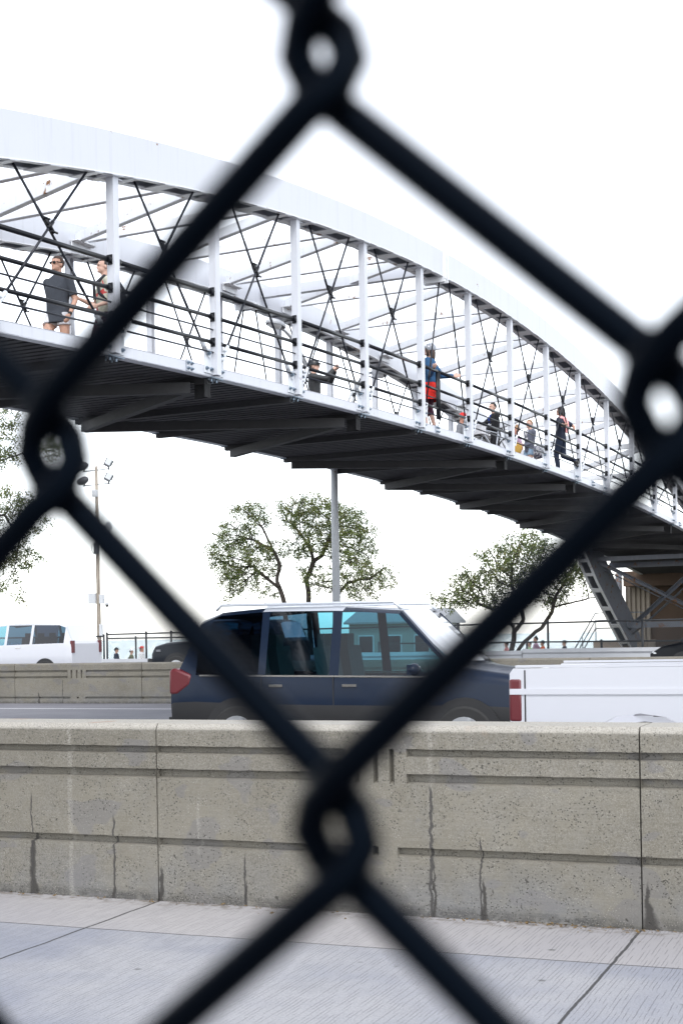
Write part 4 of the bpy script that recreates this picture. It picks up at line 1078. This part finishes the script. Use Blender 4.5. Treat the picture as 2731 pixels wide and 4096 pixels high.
# ------------------------------------------------------------------ people
def finish(o, vox, it=4):
    r = o.modifiers.new('remesh', 'REMESH'); r.mode = 'VOXEL'; r.voxel_size = vox; r.use_smooth_shade = True
    s = o.modifiers.new('smooth', 'SMOOTH'); s.iterations = it; s.factor = .5
    return o
def ik(S, T, a, b, bend):
    S, T = Vector(S), Vector(T); d = T-S; L = min(d.length, (a+b)*.995); d.normalize(); T = S+d*L
    x = (a*a-b*b+L*L)/(2*L); y = math.sqrt(max(0, a*a-x*x)); bend = Vector(bend); p = bend-d*bend.dot(d); p.normalize()
    return S+d*x+p*y, T
def person(label, loc, face, h, skin='skin', top='tee', sleeve='short', bottom='shorts', leglen='full', hair=('short', 'hairbrown'), hand={}, foot={}, lean=0.0, turn=0.0, nod=0.0,
           group=None, simple=False, topend=.50, hipdrop=0.0, extra=None, kneeb=(0, 1, 0), shoe='boot', elbow={}, wide=1.0):
    root = empty('person', loc, rad(face-90), label, 'person', group)
    k = h; V = lambda x, y, z: Vector((x*k*wide, (y+lean*max(0, z-.5))*k, (z-hipdrop)*k))
    vox = .016 if simple else .0085
    hip, wai, che, nek = V(0, 0, .53), V(0, .004, .62), V(0, -.004, .72), V(0, -.008, .825)
    S = {s: V(.102*s, -.006, .792) for s in (1, -1)}; Hp = {s: V(.050*s, 0, .515) for s in (1, -1)}
    b = MB()
    tor = [(V(0, 0, .475), .088*k, .062*k), (hip, .093*k, .066*k), (wai, .080*k, .058*k), (che, .094*k, .066*k), (V(0, -.006, .785), .100*k, .056*k), (V(0, -.008, .812), .082*k, .048*k), (V(0, -.008, .832), .045*k, .04*k)]
    b.etube(tor, 18)
    hc = nek+Vector((0, .012*k+lean*.1*k, .105*k)); R = Euler((rad(nod), 0, rad(turn))).to_matrix()
    def HD(x, y, z): return hc+R @ Vector((x*k, y*k, z*k))
    b.tube([V(0, -.008, .80), nek, HD(0, -.008, -.03)], [.036*k, .032*k, .032*k], 12)
    b.ell(HD(0, -.006, .012), (.046*k, .057*k, .055*k), R); b.ell(HD(0, .014, -.026), (.036*k, .038*k, .040*k), R); b.ell(HD(0, .046, -.046), (.016*k, .012*k, .012*k), R)
    if not simple:
        b.ell(HD(0, .056, -.012), (.007*k, .011*k, .014*k), R); b.ell(HD(0, .052, .012), (.026*k, .008*k, .006*k), R)
        for s in (1, -1): b.ell(HD(.046*s, -.004, -.008), (.006*k, .011*k, .018*k), R)
        b.ell(HD(0, .050, -.033), (.014*k, .006*k, .005*k), R)
    El, Wr, Kn, An = {}, {}, {}, {}
    for s in (1, -1):
        t = hand.get(s, (.135*s, .03, .485)); t = V(*t) if not isinstance(t, Vector) else t
        El[s], Wr[s] = ik(S[s], t, .185*k, .160*k, elbow.get(s, (.25*s, -1, -.35)))
        b.tube([S[s], S[s].lerp(El[s], .5), El[s]], [.030*k, .027*k, .022*k], 12); b.tube([El[s], El[s].lerp(Wr[s], .4), Wr[s]], [.022*k, .022*k, .0145*k], 12); b.ell(El[s], (.022*k,)*3); b.ell(S[s], (.031*k,)*3)
        d = (Wr[s]-El[s]).normalized(); nn = Vector((-s, .3, 0)); nn = (nn-d*nn.dot(d)).normalized(); w = d.cross(nn).normalized()*k; n = nn*k; dd = d*k
        q = Wr[s]; Rm = Matrix((w.normalized(), n.normalized(), d)).transposed()
        b.ell(q+dd*.030, (.0235*k, .011*k, .034*k), Rm)
        if not simple:
            for f, (off, ln) in enumerate(((-.0165, .036), (-.0055, .043), (.0055, .040), (.0160, .031))):
                p0 = q+dd*.050+w*off; p1 = p0+dd*ln*.5+n*.006; p2 = p1+dd*ln*.42+n*.016
                b.tube([p0, p1, p2], [.0058*k, .0054*k, .0044*k], 7)
            sg = 1 if w.dot(Vector((0, 1, 0))) > 0 else -1
            p0 = q+dd*.018+w*.018*sg; b.tube([p0, p0+dd*.020+w*.012*sg+n*.008, p0+dd*.040+w*.013*sg+n*.014], [.0075*k, .0065*k, .005*k], 7)
        ft_ = foot.get(s, (.055*s, .0, .045)); A = V(ft_[0], ft_[1]-lean*max(0, ft_[2]-.5), ft_[2]+hipdrop)
        Kn[s], An[s] = ik(Hp[s], A, .245*k, .235*k, kneeb if not isinstance(kneeb, dict) else kneeb[s])
        b.tube([Hp[s], Hp[s].lerp(Kn[s], .5), Kn[s]], [.052*k, .045*k, .033*k], 12); b.tube([Kn[s], Kn[s].lerp(An[s], .35), An[s]], [.033*k, .033*k, .021*k], 12); b.ell(Kn[s], (.034*k,)*3)
        toe = foot.get((s, 'toe'), (0, .085, -.028)); b.tube([An[s]+Vector((0, -.025*k, -.022*k)), An[s]+Vector((0, .02*k, -.018*k)), An[s]+Vector(toe)*k], [.021*k, .024*k, .016*k], 10)
    finish(b.build('body', M[skin], root), vox, 3)
    # top
    c = MB(); e = .010*k
    z0 = topend
    secs_ = [(V(0, .0, z0), .100*k*wide, .074*k*wide)]+([(V(0, 0, .535), .099*k*wide, .072*k)] if z0 < .52 else [])+[(wai, .090*k*wide, .068*k*wide), (che, .104*k*wide, .076*k*wide), (V(0, -.006, .785), .110*k*wide, .066*k), (V(0, -.008, .812), .094*k*wide, .058*k), (V(0, -.008, .830), .062*k, .05*k), (V(0, -.008, .842), .045*k, .042*k)]
    c.etube(secs_, 18)
    for s in (1, -1):
        if sleeve == 'none': c.ell(S[s], (.036*k,)*3); continue
        c.ell(S[s], (.040*k,)*3)
        if sleeve == 'long': c.tube([S[s], S[s].lerp(El[s], .5), El[s]], [.040*k, .037*k, .032*k], 12); c.ell(El[s], (.0325*k,)*3); c.tube([El[s], El[s].lerp(Wr[s], .5), El[s].lerp(Wr[s], .96)], [.032*k, .031*k, .024*k], 12)
        else: c.tube([S[s], S[s].lerp(El[s], .78)], [.040*k, .037*k], 12)
    finish(c.build('shirt', M[top], root), max(vox, .011), 3)
    if bottom:
        c = MB(); c.etube([(V(0, 0, .47), .092*k, .070*k), (V(0, 0, .53), .098*k, .072*k), (V(0, 0, .575), .089*k, .066*k)], 18)
        for s in (1, -1):
            c.tube([Hp[s], Hp[s].lerp(Kn[s], .5), Kn[s]] if leglen != 'short' else [Hp[s], Hp[s].lerp(Kn[s], .42)], [.059*k, .053*k, .042*k] if leglen != 'short' else [.060*k, .060*k], 12)
            if leglen in ('full', 'crop'):
                f = .98 if leglen == 'full' else .45
                c.ell(Kn[s], (.041*k,)*3); c.tube([Kn[s], Kn[s].lerp(An[s], .4 if f > .5 else .2), Kn[s].lerp(An[s], f)], [.041*k, .040*k, .032*k if f > .5 else .038*k], 12)
        finish(c.build('shorts' if leglen == 'short' else 'trousers', M[bottom], root), max(vox, .011), 3)
    if shoe and not simple:
        for s in (1, -1):
            c = MB(); toe = foot.get((s, 'toe'), (0, .085, -.028))
            c.tube([An[s]+Vector((0, -.03*k, -.020*k)), An[s]+Vector((0, .02*k, -.014*k)), An[s]+Vector(toe)*k*1.08], [.027*k, .029*k, .020*k], 10)
            if shoe == 'boot' and leglen == 'full': c.tube([An[s]+Vector((0, 0, -.01*k)), An[s].lerp(Kn[s], .40)], [.031*k, .036*k], 12)
            finish(c.build('shoe', M['boot'], root), .012, 2)
    # hair
    kind, hm = hair
    if kind:
        c = MB()
        if kind in ('short', 'long', 'bun', 'tied'):
            c.ell(HD(0, -.012, .018), (.0515*k, .0600*k, .0570*k), R, 20, 14, keep=lambda p: not (p.y > .012*k and p.z < .030*k) and p.z > -.045*k and not (p.y > -.02*k and p.z < -.012*k and abs(p.x) > .03*k))
        if kind == 'long':
            c.etube([(HD(0, -.034, .03), .047*k, .030*k), (HD(0, -.044, -.03), .054*k, .034*k), (HD(0, -.046, -.085), .050*k, .028*k), (HD(.004, -.044, -.125), .030*k, .016*k)], 14)
            for s in (1, -1): c.tube([HD(.040*s, .012, .035), HD(.050*s, .010, -.01), HD(.048*s, -.006, -.07)], [.016*k, .018*k, .012*k], 8)
        if kind == 'bun': c.ell(HD(0, -.02, .075), (.026*k, .026*k, .024*k), R)
        if kind == 'tied': c.tube([HD(0, -.06, .02), HD(0, -.075, -.03), HD(.005, -.062, -.085)], [.018*k, .017*k, .008*k], 8)
        if kind == 'fringe':
            c.ell(HD(0, -.02, -.02), (.050*k, .046*k, .05*k), R)
        c.build('hair', M[hm], root)
    if not simple:
        for s in (1, -1): MB().ell(HD(.018*s, .0505, .004), (.0062*k, .004*k, .0038*k), R, 8, 6).build('eye', M['eyedark'], root)
    if extra: extra(root, HD, R, V, k, El, Wr, S)
    return root
BM = Matrix.Translation((-2.916, 18.701, 0)) @ Matrix.Rotation(rad(63), 4, 'Z')
def on_deck(i, t): return BM @ Vector((i*PB, t, fz(i)+.152))
def to_local(p, loc, face, h): return (Matrix.Translation(loc) @ Matrix.Rotation(rad(face-90), 4, 'Z')).inverted() @ Vector(p)
def rail_pt(i, dz=.045, t=-.005): return BM @ Vector((i*PB, t, ft(i)+1.085+dz))
GB = 'people on the footbridge'
# man in charcoal tee
def ex_tee(root, HD, R, V, k, El, Wr, S):
    b = MB()
    for s in (1, -1): b.ell(HD(.018*s, .052, .006), (.0165*k, .007*k, .012*k), R)
    b.beam(HD(-.046, .03, .010), HD(.046, .03, .010), .006*k, .006*k); b.beam(HD(-.03, .056, .011), HD(.03, .056, .011), .006*k, .006*k)
    for s in (1, -1): b.beam(HD(.040*s, .045, .011), HD(.050*s, -.01, .008), .005*k, .005*k)
    b.build('sunglasses', M['trim'], root)
    d = (Wr[-1]-El[-1]).normalized(); MB().tube([Wr[-1]-d*.035, Wr[-1]+d*.005], [.030, .029], 14).build('wristwatch', M['trim'], root)
person('man in charcoal t-shirt and sunglasses walking on the bridge deck at the far left', on_deck(.68, 2.24), 238, 1.78, 'skin', 'tee', 'short', 'shorts', 'short', ('short', 'hairbrown'),
       hand={1: (.16, -.06, .49), -1: (-.15, .05, .48)}, foot={1: (.06, .10, .05), -1: (-.06, -.12, .06)}, group=GB, extra=ex_tee, topend=.43, wide=1.17)
# man in floral shirt with backpack
def ex_floral(root, HD, R, V, k, El, Wr, S):
    b = MB(); b.etube([(V(0, -.10, .55), .085*k, .05*k), (V(0, -.115, .63), .098*k, .075*k), (V(0, -.11, .73), .095*k, .07*k), (V(0, -.09, .80), .07*k, .045*k)], 16); finish(b.build('backpack', M['pack'], root), .014, 4)
    for s in (1, -1): MB().tube([V(.06*s, -.07, .82), V(.062*s, .02, .835), V(.066*s, .075, .78), V(.075*s, .07, .68), V(.08*s, -.03, .60)], .014*k, 8).build('shoulder_strap', M['pack'], root)
    b = MB(); b.etube([(V(.03, -.15, .48), .05*k, .03*k), (V(.03, -.165, .55), .06*k, .04*k), (V(.02, -.16, .62), .045*k, .03*k)], 12); finish(b.build('rolled_jacket', M['blue'], root), .014, 3)
person('man in a red and cream floral shirt carrying a dark backpack behind the bridge post', on_deck(.83, 1.66), 205, 1.74, 'skin2', 'floral', 'short', 'plum', 'full', ('short', 'hairdark'),
       hand={1: (.10, .20, .66), -1: (-.13, .10, .56)}, foot={1: (.06, .10, .05), -1: (-.06, -.12, .06)}, group=GB, extra=ex_floral, topend=.47)
# man photographing
def ex_phone(root, HD, R, V, k, El, Wr, S):
    MB().ell(HD(0, -.010, .024), (.060*k, .072*k, .062*k), R, 20, 14, keep=lambda p: p.z > -.008*k).ell(HD(0, .045, .028), (.05*k, .035*k, .010*k), R).build('helmet', M['helmetdark'], root)
    b = MB()
    for s in (1, -1): b.tube([HD(.018*s+.014*math.cos(a), .058, .004+.011*math.sin(a)) for a in [q*.6283 for q in range(11)]], .0022*k, 5)
    b.tube([HD(-.006, .06, .006), HD(.006, .06, .006)], .002*k, 5)
    for s in (1, -1): b.tube([HD(.032*s, .056, .006), HD(.047*s, .0, .004)], .0022*k, 5)
    b.build('spectacles', M['trim'], root)
    m = (Wr[1]+Wr[-1])/2; MB().box(m+Vector((0, .07, .055)), (.15, .012, .078)).build('phone', M['trim'], root)
person('man in dark jacket and helmet holding up a phone to take a picture', on_deck(4.70, 3.26), 345, 1.80, 'skin2', 'raincoat', 'long', 'jeansdark', 'full', ('short', 'hairdark'),
       hand={1: (.035, .25, .875), -1: (-.045, .25, .875)}, elbow={1: (.5, 0, -1), -1: (-.5, 0, -1)}, group=GB, extra=ex_phone, topend=.46)
# woman in red skirt
wl, wf, wh = on_deck(4.43, .27), 160, 1.70
def ex_woman(root, HD, R, V, k, El, Wr, S):
    MB().ell(HD(0, -.008, .022), (.064*k, .076*k, .066*k), R, 22, 16, keep=lambda p: p.z > -.020*k and not (p.y > .03*k and p.z < .0)).build('helmet', M['helmetgrey'], root)
    h = MB()
    for x, y, z, r in ((-.060, -.012, .035, .013), (-.050, -.045, .05, .011), (-.055, .025, .05, .012)): h.ell(HD(x, y, z), (.004*k, r*k, r*k), R, 10, 6)
    h.build('helmet_sticker', M['whitecloth'], root)
    MB().box(HD(-.048, -.052, -.002), (.016*k, .018*k, .032*k), R).build('helmet_buckle', M['redlamp'], root)
    for s in (1, -1): MB().tube([HD(.05*s, .0, .0), HD(.042*s, .014, -.05), HD(0, .03, -.075)], .005*k, 6).build('chin_strap', M['trim'], root)
    b = MB(); n = 44; secs_ = ((.585, .082, .064), (.52, .104, .085), (.42, .118, .098), (.335, .128, .106)); vs = []
    for q, (z, rx, ry) in enumerate(secs_):
        for j in range(n):
            a = 2*math.pi*j/n; w = 1+(.055*q/3)*math.cos(a*11); vs.append(V(rx*math.cos(a)*w, ry*math.sin(a)*w, z))
    b.add(vs, [(q*n+j, q*n+(j+1) % n, (q+1)*n+(j+1) % n, (q+1)*n+j) for q in range(3) for j in range(n)], 0, True); b.build('skirt', M['red'], root)
person('woman in grey cycle helmet, blue denim jacket and red skirt holding the railing', wl, wf, wh, 'skin2', 'denim', 'long', 'plum', 'crop', ('long', 'hairbrown'),
       hand={-1: to_local(rail_pt(4.66, .03), wl, wf, wh), 1: to_local(rail_pt(4.24, .03), wl, wf, wh)} if False else {1: to_local(rail_pt(4.66, .035), wl, wf, wh), -1: to_local(rail_pt(4.25, .035), wl, wf, wh)},
       wide=1.15, elbow={1: (.3, -.3, -1), -1: (-.3, -.3, -1)}, group=GB, extra=ex_woman, topend=.535, shoe=None, foot={1: (.05, -.03, .045), -1: (-.05, .04, .045)})
# old man in red cap
def cap(mat, back=False):
    def f(root, HD, R, V, k, El, Wr, S):
        b = MB().ell(HD(0, -.008, .024), (.055*k, .065*k, .056*k), R, 20, 14, keep=lambda p: p.z > .0)
        sg = -1 if back else 1; b.ell(HD(0, .075*sg-.008, .020), (.040*k, .045*k, .007*k), R); b.build('cap', M[mat], root)
    return f
person('old man in red cap and grey t-shirt, only head and shoulders above the bridge edge', on_deck(7.74, 3.02), 335, 1.74, 'skin3', 'teegrey', 'short', 'jeansdark', 'full', ('short', 'hairgrey'), nod=-18, lean=.14,
       hand={1: (.12, .16, .55), -1: (-.12, .16, .55)}, group=GB, extra=cap('redcap'))
# boy in black hoodie beside a bicycle
def ex_boy(root, HD, R, V, k, El, Wr, S):
    b = MB(); b.etube([(V(0, -.055, .785), .075*k, .035*k), (V(0, -.062, .83), .072*k, .035*k), (V(0, -.045, .865), .055*k, .03*k)], 14); finish(b.build('hood', M['hoodblack'], root), .014, 3)
    b = MB()
    for s in (1, -1): b.tube([V(.018*s, .045, .825), V(.02*s, .082, .76), V(.022*s, .080, .70)], .006*k, 6)
    b.build('drawstring', M['blue'], root)
    b = MB().box(V(-.01, .083, .665), (.17, .012, .035)); b.build('chest_print', M['lightgrey'], root)
person('dark haired boy in black hoodie leaning over a bicycle handlebar', on_deck(7.27, 1.56), 195, 1.70, 'skin2', 'hoodblack', 'long', 'hoodblack', 'full', ('short', 'hairdark'), turn=18,
       hand={1: (.13, .30, .62), -1: (-.02, .19, .60)}, group=GB, extra=ex_boy, lean=.10, topend=.47)
# bicycle the boy leans on
def bicycle(i, t, face):
    root = empty('bicycle', on_deck(i, t), rad(face), 'silver bicycle under the boy in the black hoodie, with a white front bag', 'bicycle')
    for x in (-.52, .52):
        w = empty('wheel', parent=root)
        MB().tube([(x+.335*math.cos(a), 0, .345+.335*math.sin(a)) for a in [q*math.pi/14 for q in range(29)]], .018, 8, cap=False).build('tyre', M['tyre'], w)
        b = MB().tube([(x+.31*math.cos(a), 0, .345+.31*math.sin(a)) for a in [q*math.pi/14 for q in range(29)]], .009, 6, cap=False)
        for q in range(12): b.tube([(x, 0, .345), (x+.31*math.cos(q*math.pi/6), 0, .345+.31*math.sin(q*math.pi/6))], .0022, 4)
        b.build('rim', M['rim'], w)
    f = MB()
    for a, c in (((-.52, 0, .345), (-.10, 0, .30)), ((-.52, 0, .345), (-.18, 0, .78)), ((-.10, 0, .30), (-.20, 0, .86)), ((-.10, 0, .30), (.34, 0, .74)), ((-.18, 0, .78), (.33, 0, .82)), ((.31, 0, .92), (.38, 0, .66)), ((.38, 0, .66), (.52, 0, .345))): f.tube([a, c], .018, 8)
    f.build('frame', M['silver'], root)
    MB().tube([(.25, -.29, 1.02), (.33, -.1, 1.0), (.33, .1, 1.0), (.25, .29, 1.02)], .014, 8).build('handlebar', M['trim'], root)
    MB().ell((-.22, 0, .89), (.14, .07, .035)).build('saddle', M['trim'], root)
    MB().box((.47, 0, .80), (.16, .26, .20)).box((.47, 0, .91), (.18, .28, .03)).build('front_bag', M['whitecloth'], root)
bicycle(6.86, 1.25, 222)
o = MB().etube([((0, 0, 0), .20, .12), ((0, 0, .18), .24, .14), ((0, 0, .36), .20, .12), ((0, 0, .42), .12, .06)], 16).build('bag', M['yellow']); o.location = on_deck(7.13, 1.0)+Vector((0, 0, .30)); o.rotation_euler = (.2, .3, .4); o.scale = (.8, .8, .8)
finish(o, .02, 3); tag(o, 'mustard yellow cloth bag beside the boy in the black hoodie', 'bag')
# woman half hidden behind a post
person('brown haired woman in mauve top mostly hidden behind a bridge post', on_deck(8.48, 2.12), 190, 1.62, 'skin3', 'mauve', 'short', 'jeansdark', 'full', ('bun', 'hairblond'), group=GB)
# girl in slate hoodie
def ex_girl(root, HD, R, V, k, El, Wr, S):
    b = MB(); b.etube([(V(0, -.05, .785), .072*k, .035*k), (V(0, -.06, .825), .07*k, .035*k), (V(0, -.045, .855), .05*k, .028*k)], 14); finish(b.build('hood', M['hoodgrey'], root), .014, 3)
    b = MB()
    for s in (1, -1): b.tube([V(.02*s, .045, .825), V(.022*s, .080, .76), V(.022*s, .080, .72)], .007*k, 6)
    b.box(V(0, .081, .68), (.16, .012, .07)); b.build('chest_print', M['whitecloth'], root)
person('girl in slate hoodie and light denim shorts with hands together', on_deck(8.23, 1.52), 212, 1.64, 'skin2', 'hoodgrey', 'long', 'denimlight', 'short', ('tied', 'hairblond'), turn=15,
       hand={1: (.02, .13, .585), -1: (-.02, .14, .575)}, group=GB, extra=ex_girl, topend=.47)
b = MB().etube([((0, 0, 0), .17, .09), ((0, 0, .28), .19, .10), ((0, 0, .34), .17, .06)], 16)
for s in (1, -1): b.tube([(-.1, .07*s, .33), (-.06, .07*s, .52), (.06, .07*s, .52), (.1, .07*s, .33)], .010, 6)
o = b.build('tote_bag', M['stripe']); o.location = on_deck(8.12, 1.2)+Vector((0, 0, .55)); o.rotation_euler = (0, 0, 1.9); tag(o, 'striped white canvas bag held beside the girl in the slate hoodie', 'bag')
# woman with pink scarf
pl, pf, ph = on_deck(7.80, .30), 150, 1.70
def ex_scarf(root, HD, R, V, k, El, Wr, S):
    b = MB(); b.etube([(V(0, -.008, .815), .088*k, .070*k), (V(0, -.010, .84), .066*k, .056*k), (V(0, -.008, .855), .050*k, .045*k)], 16)
    b.etube([(V(.03, -.085, .60), .055*k, .014*k), (V(.03, -.092, .68), .066*k, .016*k), (V(.02, -.085, .76), .072*k, .020*k), (V(.01, -.055, .83), .072*k, .03*k)], 14); finish(b.build('scarf', M['pink'], root), .011, 3)
person('dark haired woman in navy clothes with a pink scarf leaning on the railing', pl, pf, ph, 'skin', 'navytop', 'short', 'jeansdark', 'full', ('long', 'hairdark'), turn=12,
       hand={-1: to_local(rail_pt(7.56, .04), pl, pf, ph), 1: to_local(rail_pt(7.86, .05), pl, pf, ph)}, group=GB, extra=ex_scarf, foot={1: (.05, -.22, .17), (1, 'toe'): (0, -.02, -.08), -1: (-.045, .03, .045)}, elbow={1: (.6, -.6, -.4), -1: (-.5, -.5, -.6)}, topend=.50)
# walkers beyond the fences
GL = 'walkers on the lakefront path'
def walker(u, v, face, h, label, top, skin='skin', hair=('short', 'hairdark'), extra=None, sleeve='short', bottom='jeansdark'):
    person(label, W(u, v, -.52 if u < -25 else -.40), face, h, skin, top, sleeve, bottom, 'full', hair, simple=True, group=GL, extra=extra, hand={1: (.12, .16, .56), -1: (-.13, -.06, .5)})
walker(-35.6, 60, 350, 1.72, 'walker in blue plaid shirt and black cap behind the left fence', 'jeansdark', extra=cap('trim'))
walker(-34.95, 60.3, 10, 1.64, 'walker in olive jacket and pale cap behind the left fence', 'olive', extra=cap('whitecloth'))
walker(-34.55, 60.6, 350, 1.68, 'dark haired walker with dark backpack beside the red capped man', 'whitecloth')
walker(-34.2, 60, 340, 1.77, 'walker in white shirt with red bandana behind the left fence', 'whitecloth', skin='skin3', extra=cap('redcap', True))
walker(-16.2, 60, 170, 1.60, 'walker in pink top partly behind the right tree trunk', 'pink', 'skin2')
walker(-15.3, 60.5, 200, 1.58, 'walker in pale green top between tree and fence post', 'lime', 'skin2')
walker(-14.9, 60, 180, 1.80, 'woman in mauve top with hair tied up beyond the right fence', 'mauve', 'skin2', ('bun', 'hairdark'))
walker(-14.5, 59.6, 160, 1.64, 'walker in bright orange t-shirt beside the fence post', 'orange')
walker(-13.65, 60, 175, 1.63, 'walker in dark navy top alone near the stone steps', 'navytop', 'skin2')

# ------------------------------------------------------------------ light, sky, camera
EL, AZ = rad(52), rad(170)      # sun behind the viewer to the right, veiled by cloud
w = bpy.data.worlds.new('World'); scene.world = w; w.use_nodes = True
nt = w.node_tree; bg = nt.nodes['Background']
sky = nt.nodes.new('ShaderNodeTexSky'); sky.sky_type = 'NISHITA'; sky.sun_disc = False; sky.sun_elevation = EL; sky.sun_rotation = AZ
sky.altitude = 180; sky.air_density = 1.0; sky.dust_density = 1.0; sky.ozone_density = 1.0
hs_ = nt.nodes.new('ShaderNodeHueSaturation'); hs_.inputs['Saturation'].default_value = .25
nt.links.new(sky.outputs[0], hs_.inputs['Color']); nt.links.new(hs_.outputs[0], bg.inputs['Color']); bg.inputs['Strength'].default_value = .15
sd = bpy.data.lights.new('sun', 'SUN'); sd.energy = .55; sd.angle = rad(14); sd.color = (1, .97, .93)
so = bpy.data.objects.new('sun', sd); COL.objects.link(so)
dirn = Vector((math.sin(AZ)*math.cos(EL), math.cos(AZ)*math.cos(EL), math.sin(EL)))   # towards the sun
so.rotation_euler = dirn.to_track_quat('Z', 'Y').to_euler(); so.location = (0, 0, 30)

cd = bpy.data.cameras.new('camera'); cam = bpy.data.objects.new('camera', cd); COL.objects.link(cam); scene.camera = cam
cam.location = (0, 0, 1.55); cd.sensor_width = 36; cd.lens = 50; cd.clip_start = .02; cd.clip_end = 60000
cam.rotation_euler = (Matrix.Rotation(rad(90), 3, 'X') @ Matrix.Rotation(rad(-1.0), 3, 'Z')).to_euler()
cd.shift_y = (2546-2048)/4096
cd.dof.use_dof = True; cd.dof.focus_distance = 22; cd.dof.aperture_fstop = 19
scene.view_settings.view_transform = 'Standard'; scene.view_settings.look = 'None'; scene.view_settings.gamma = 1; scene.view_settings.exposure = 1.5
scene.cycles.use_denoising = True; scene.cycles.max_bounces = 8; scene.cycles.transparent_max_bounces = 12
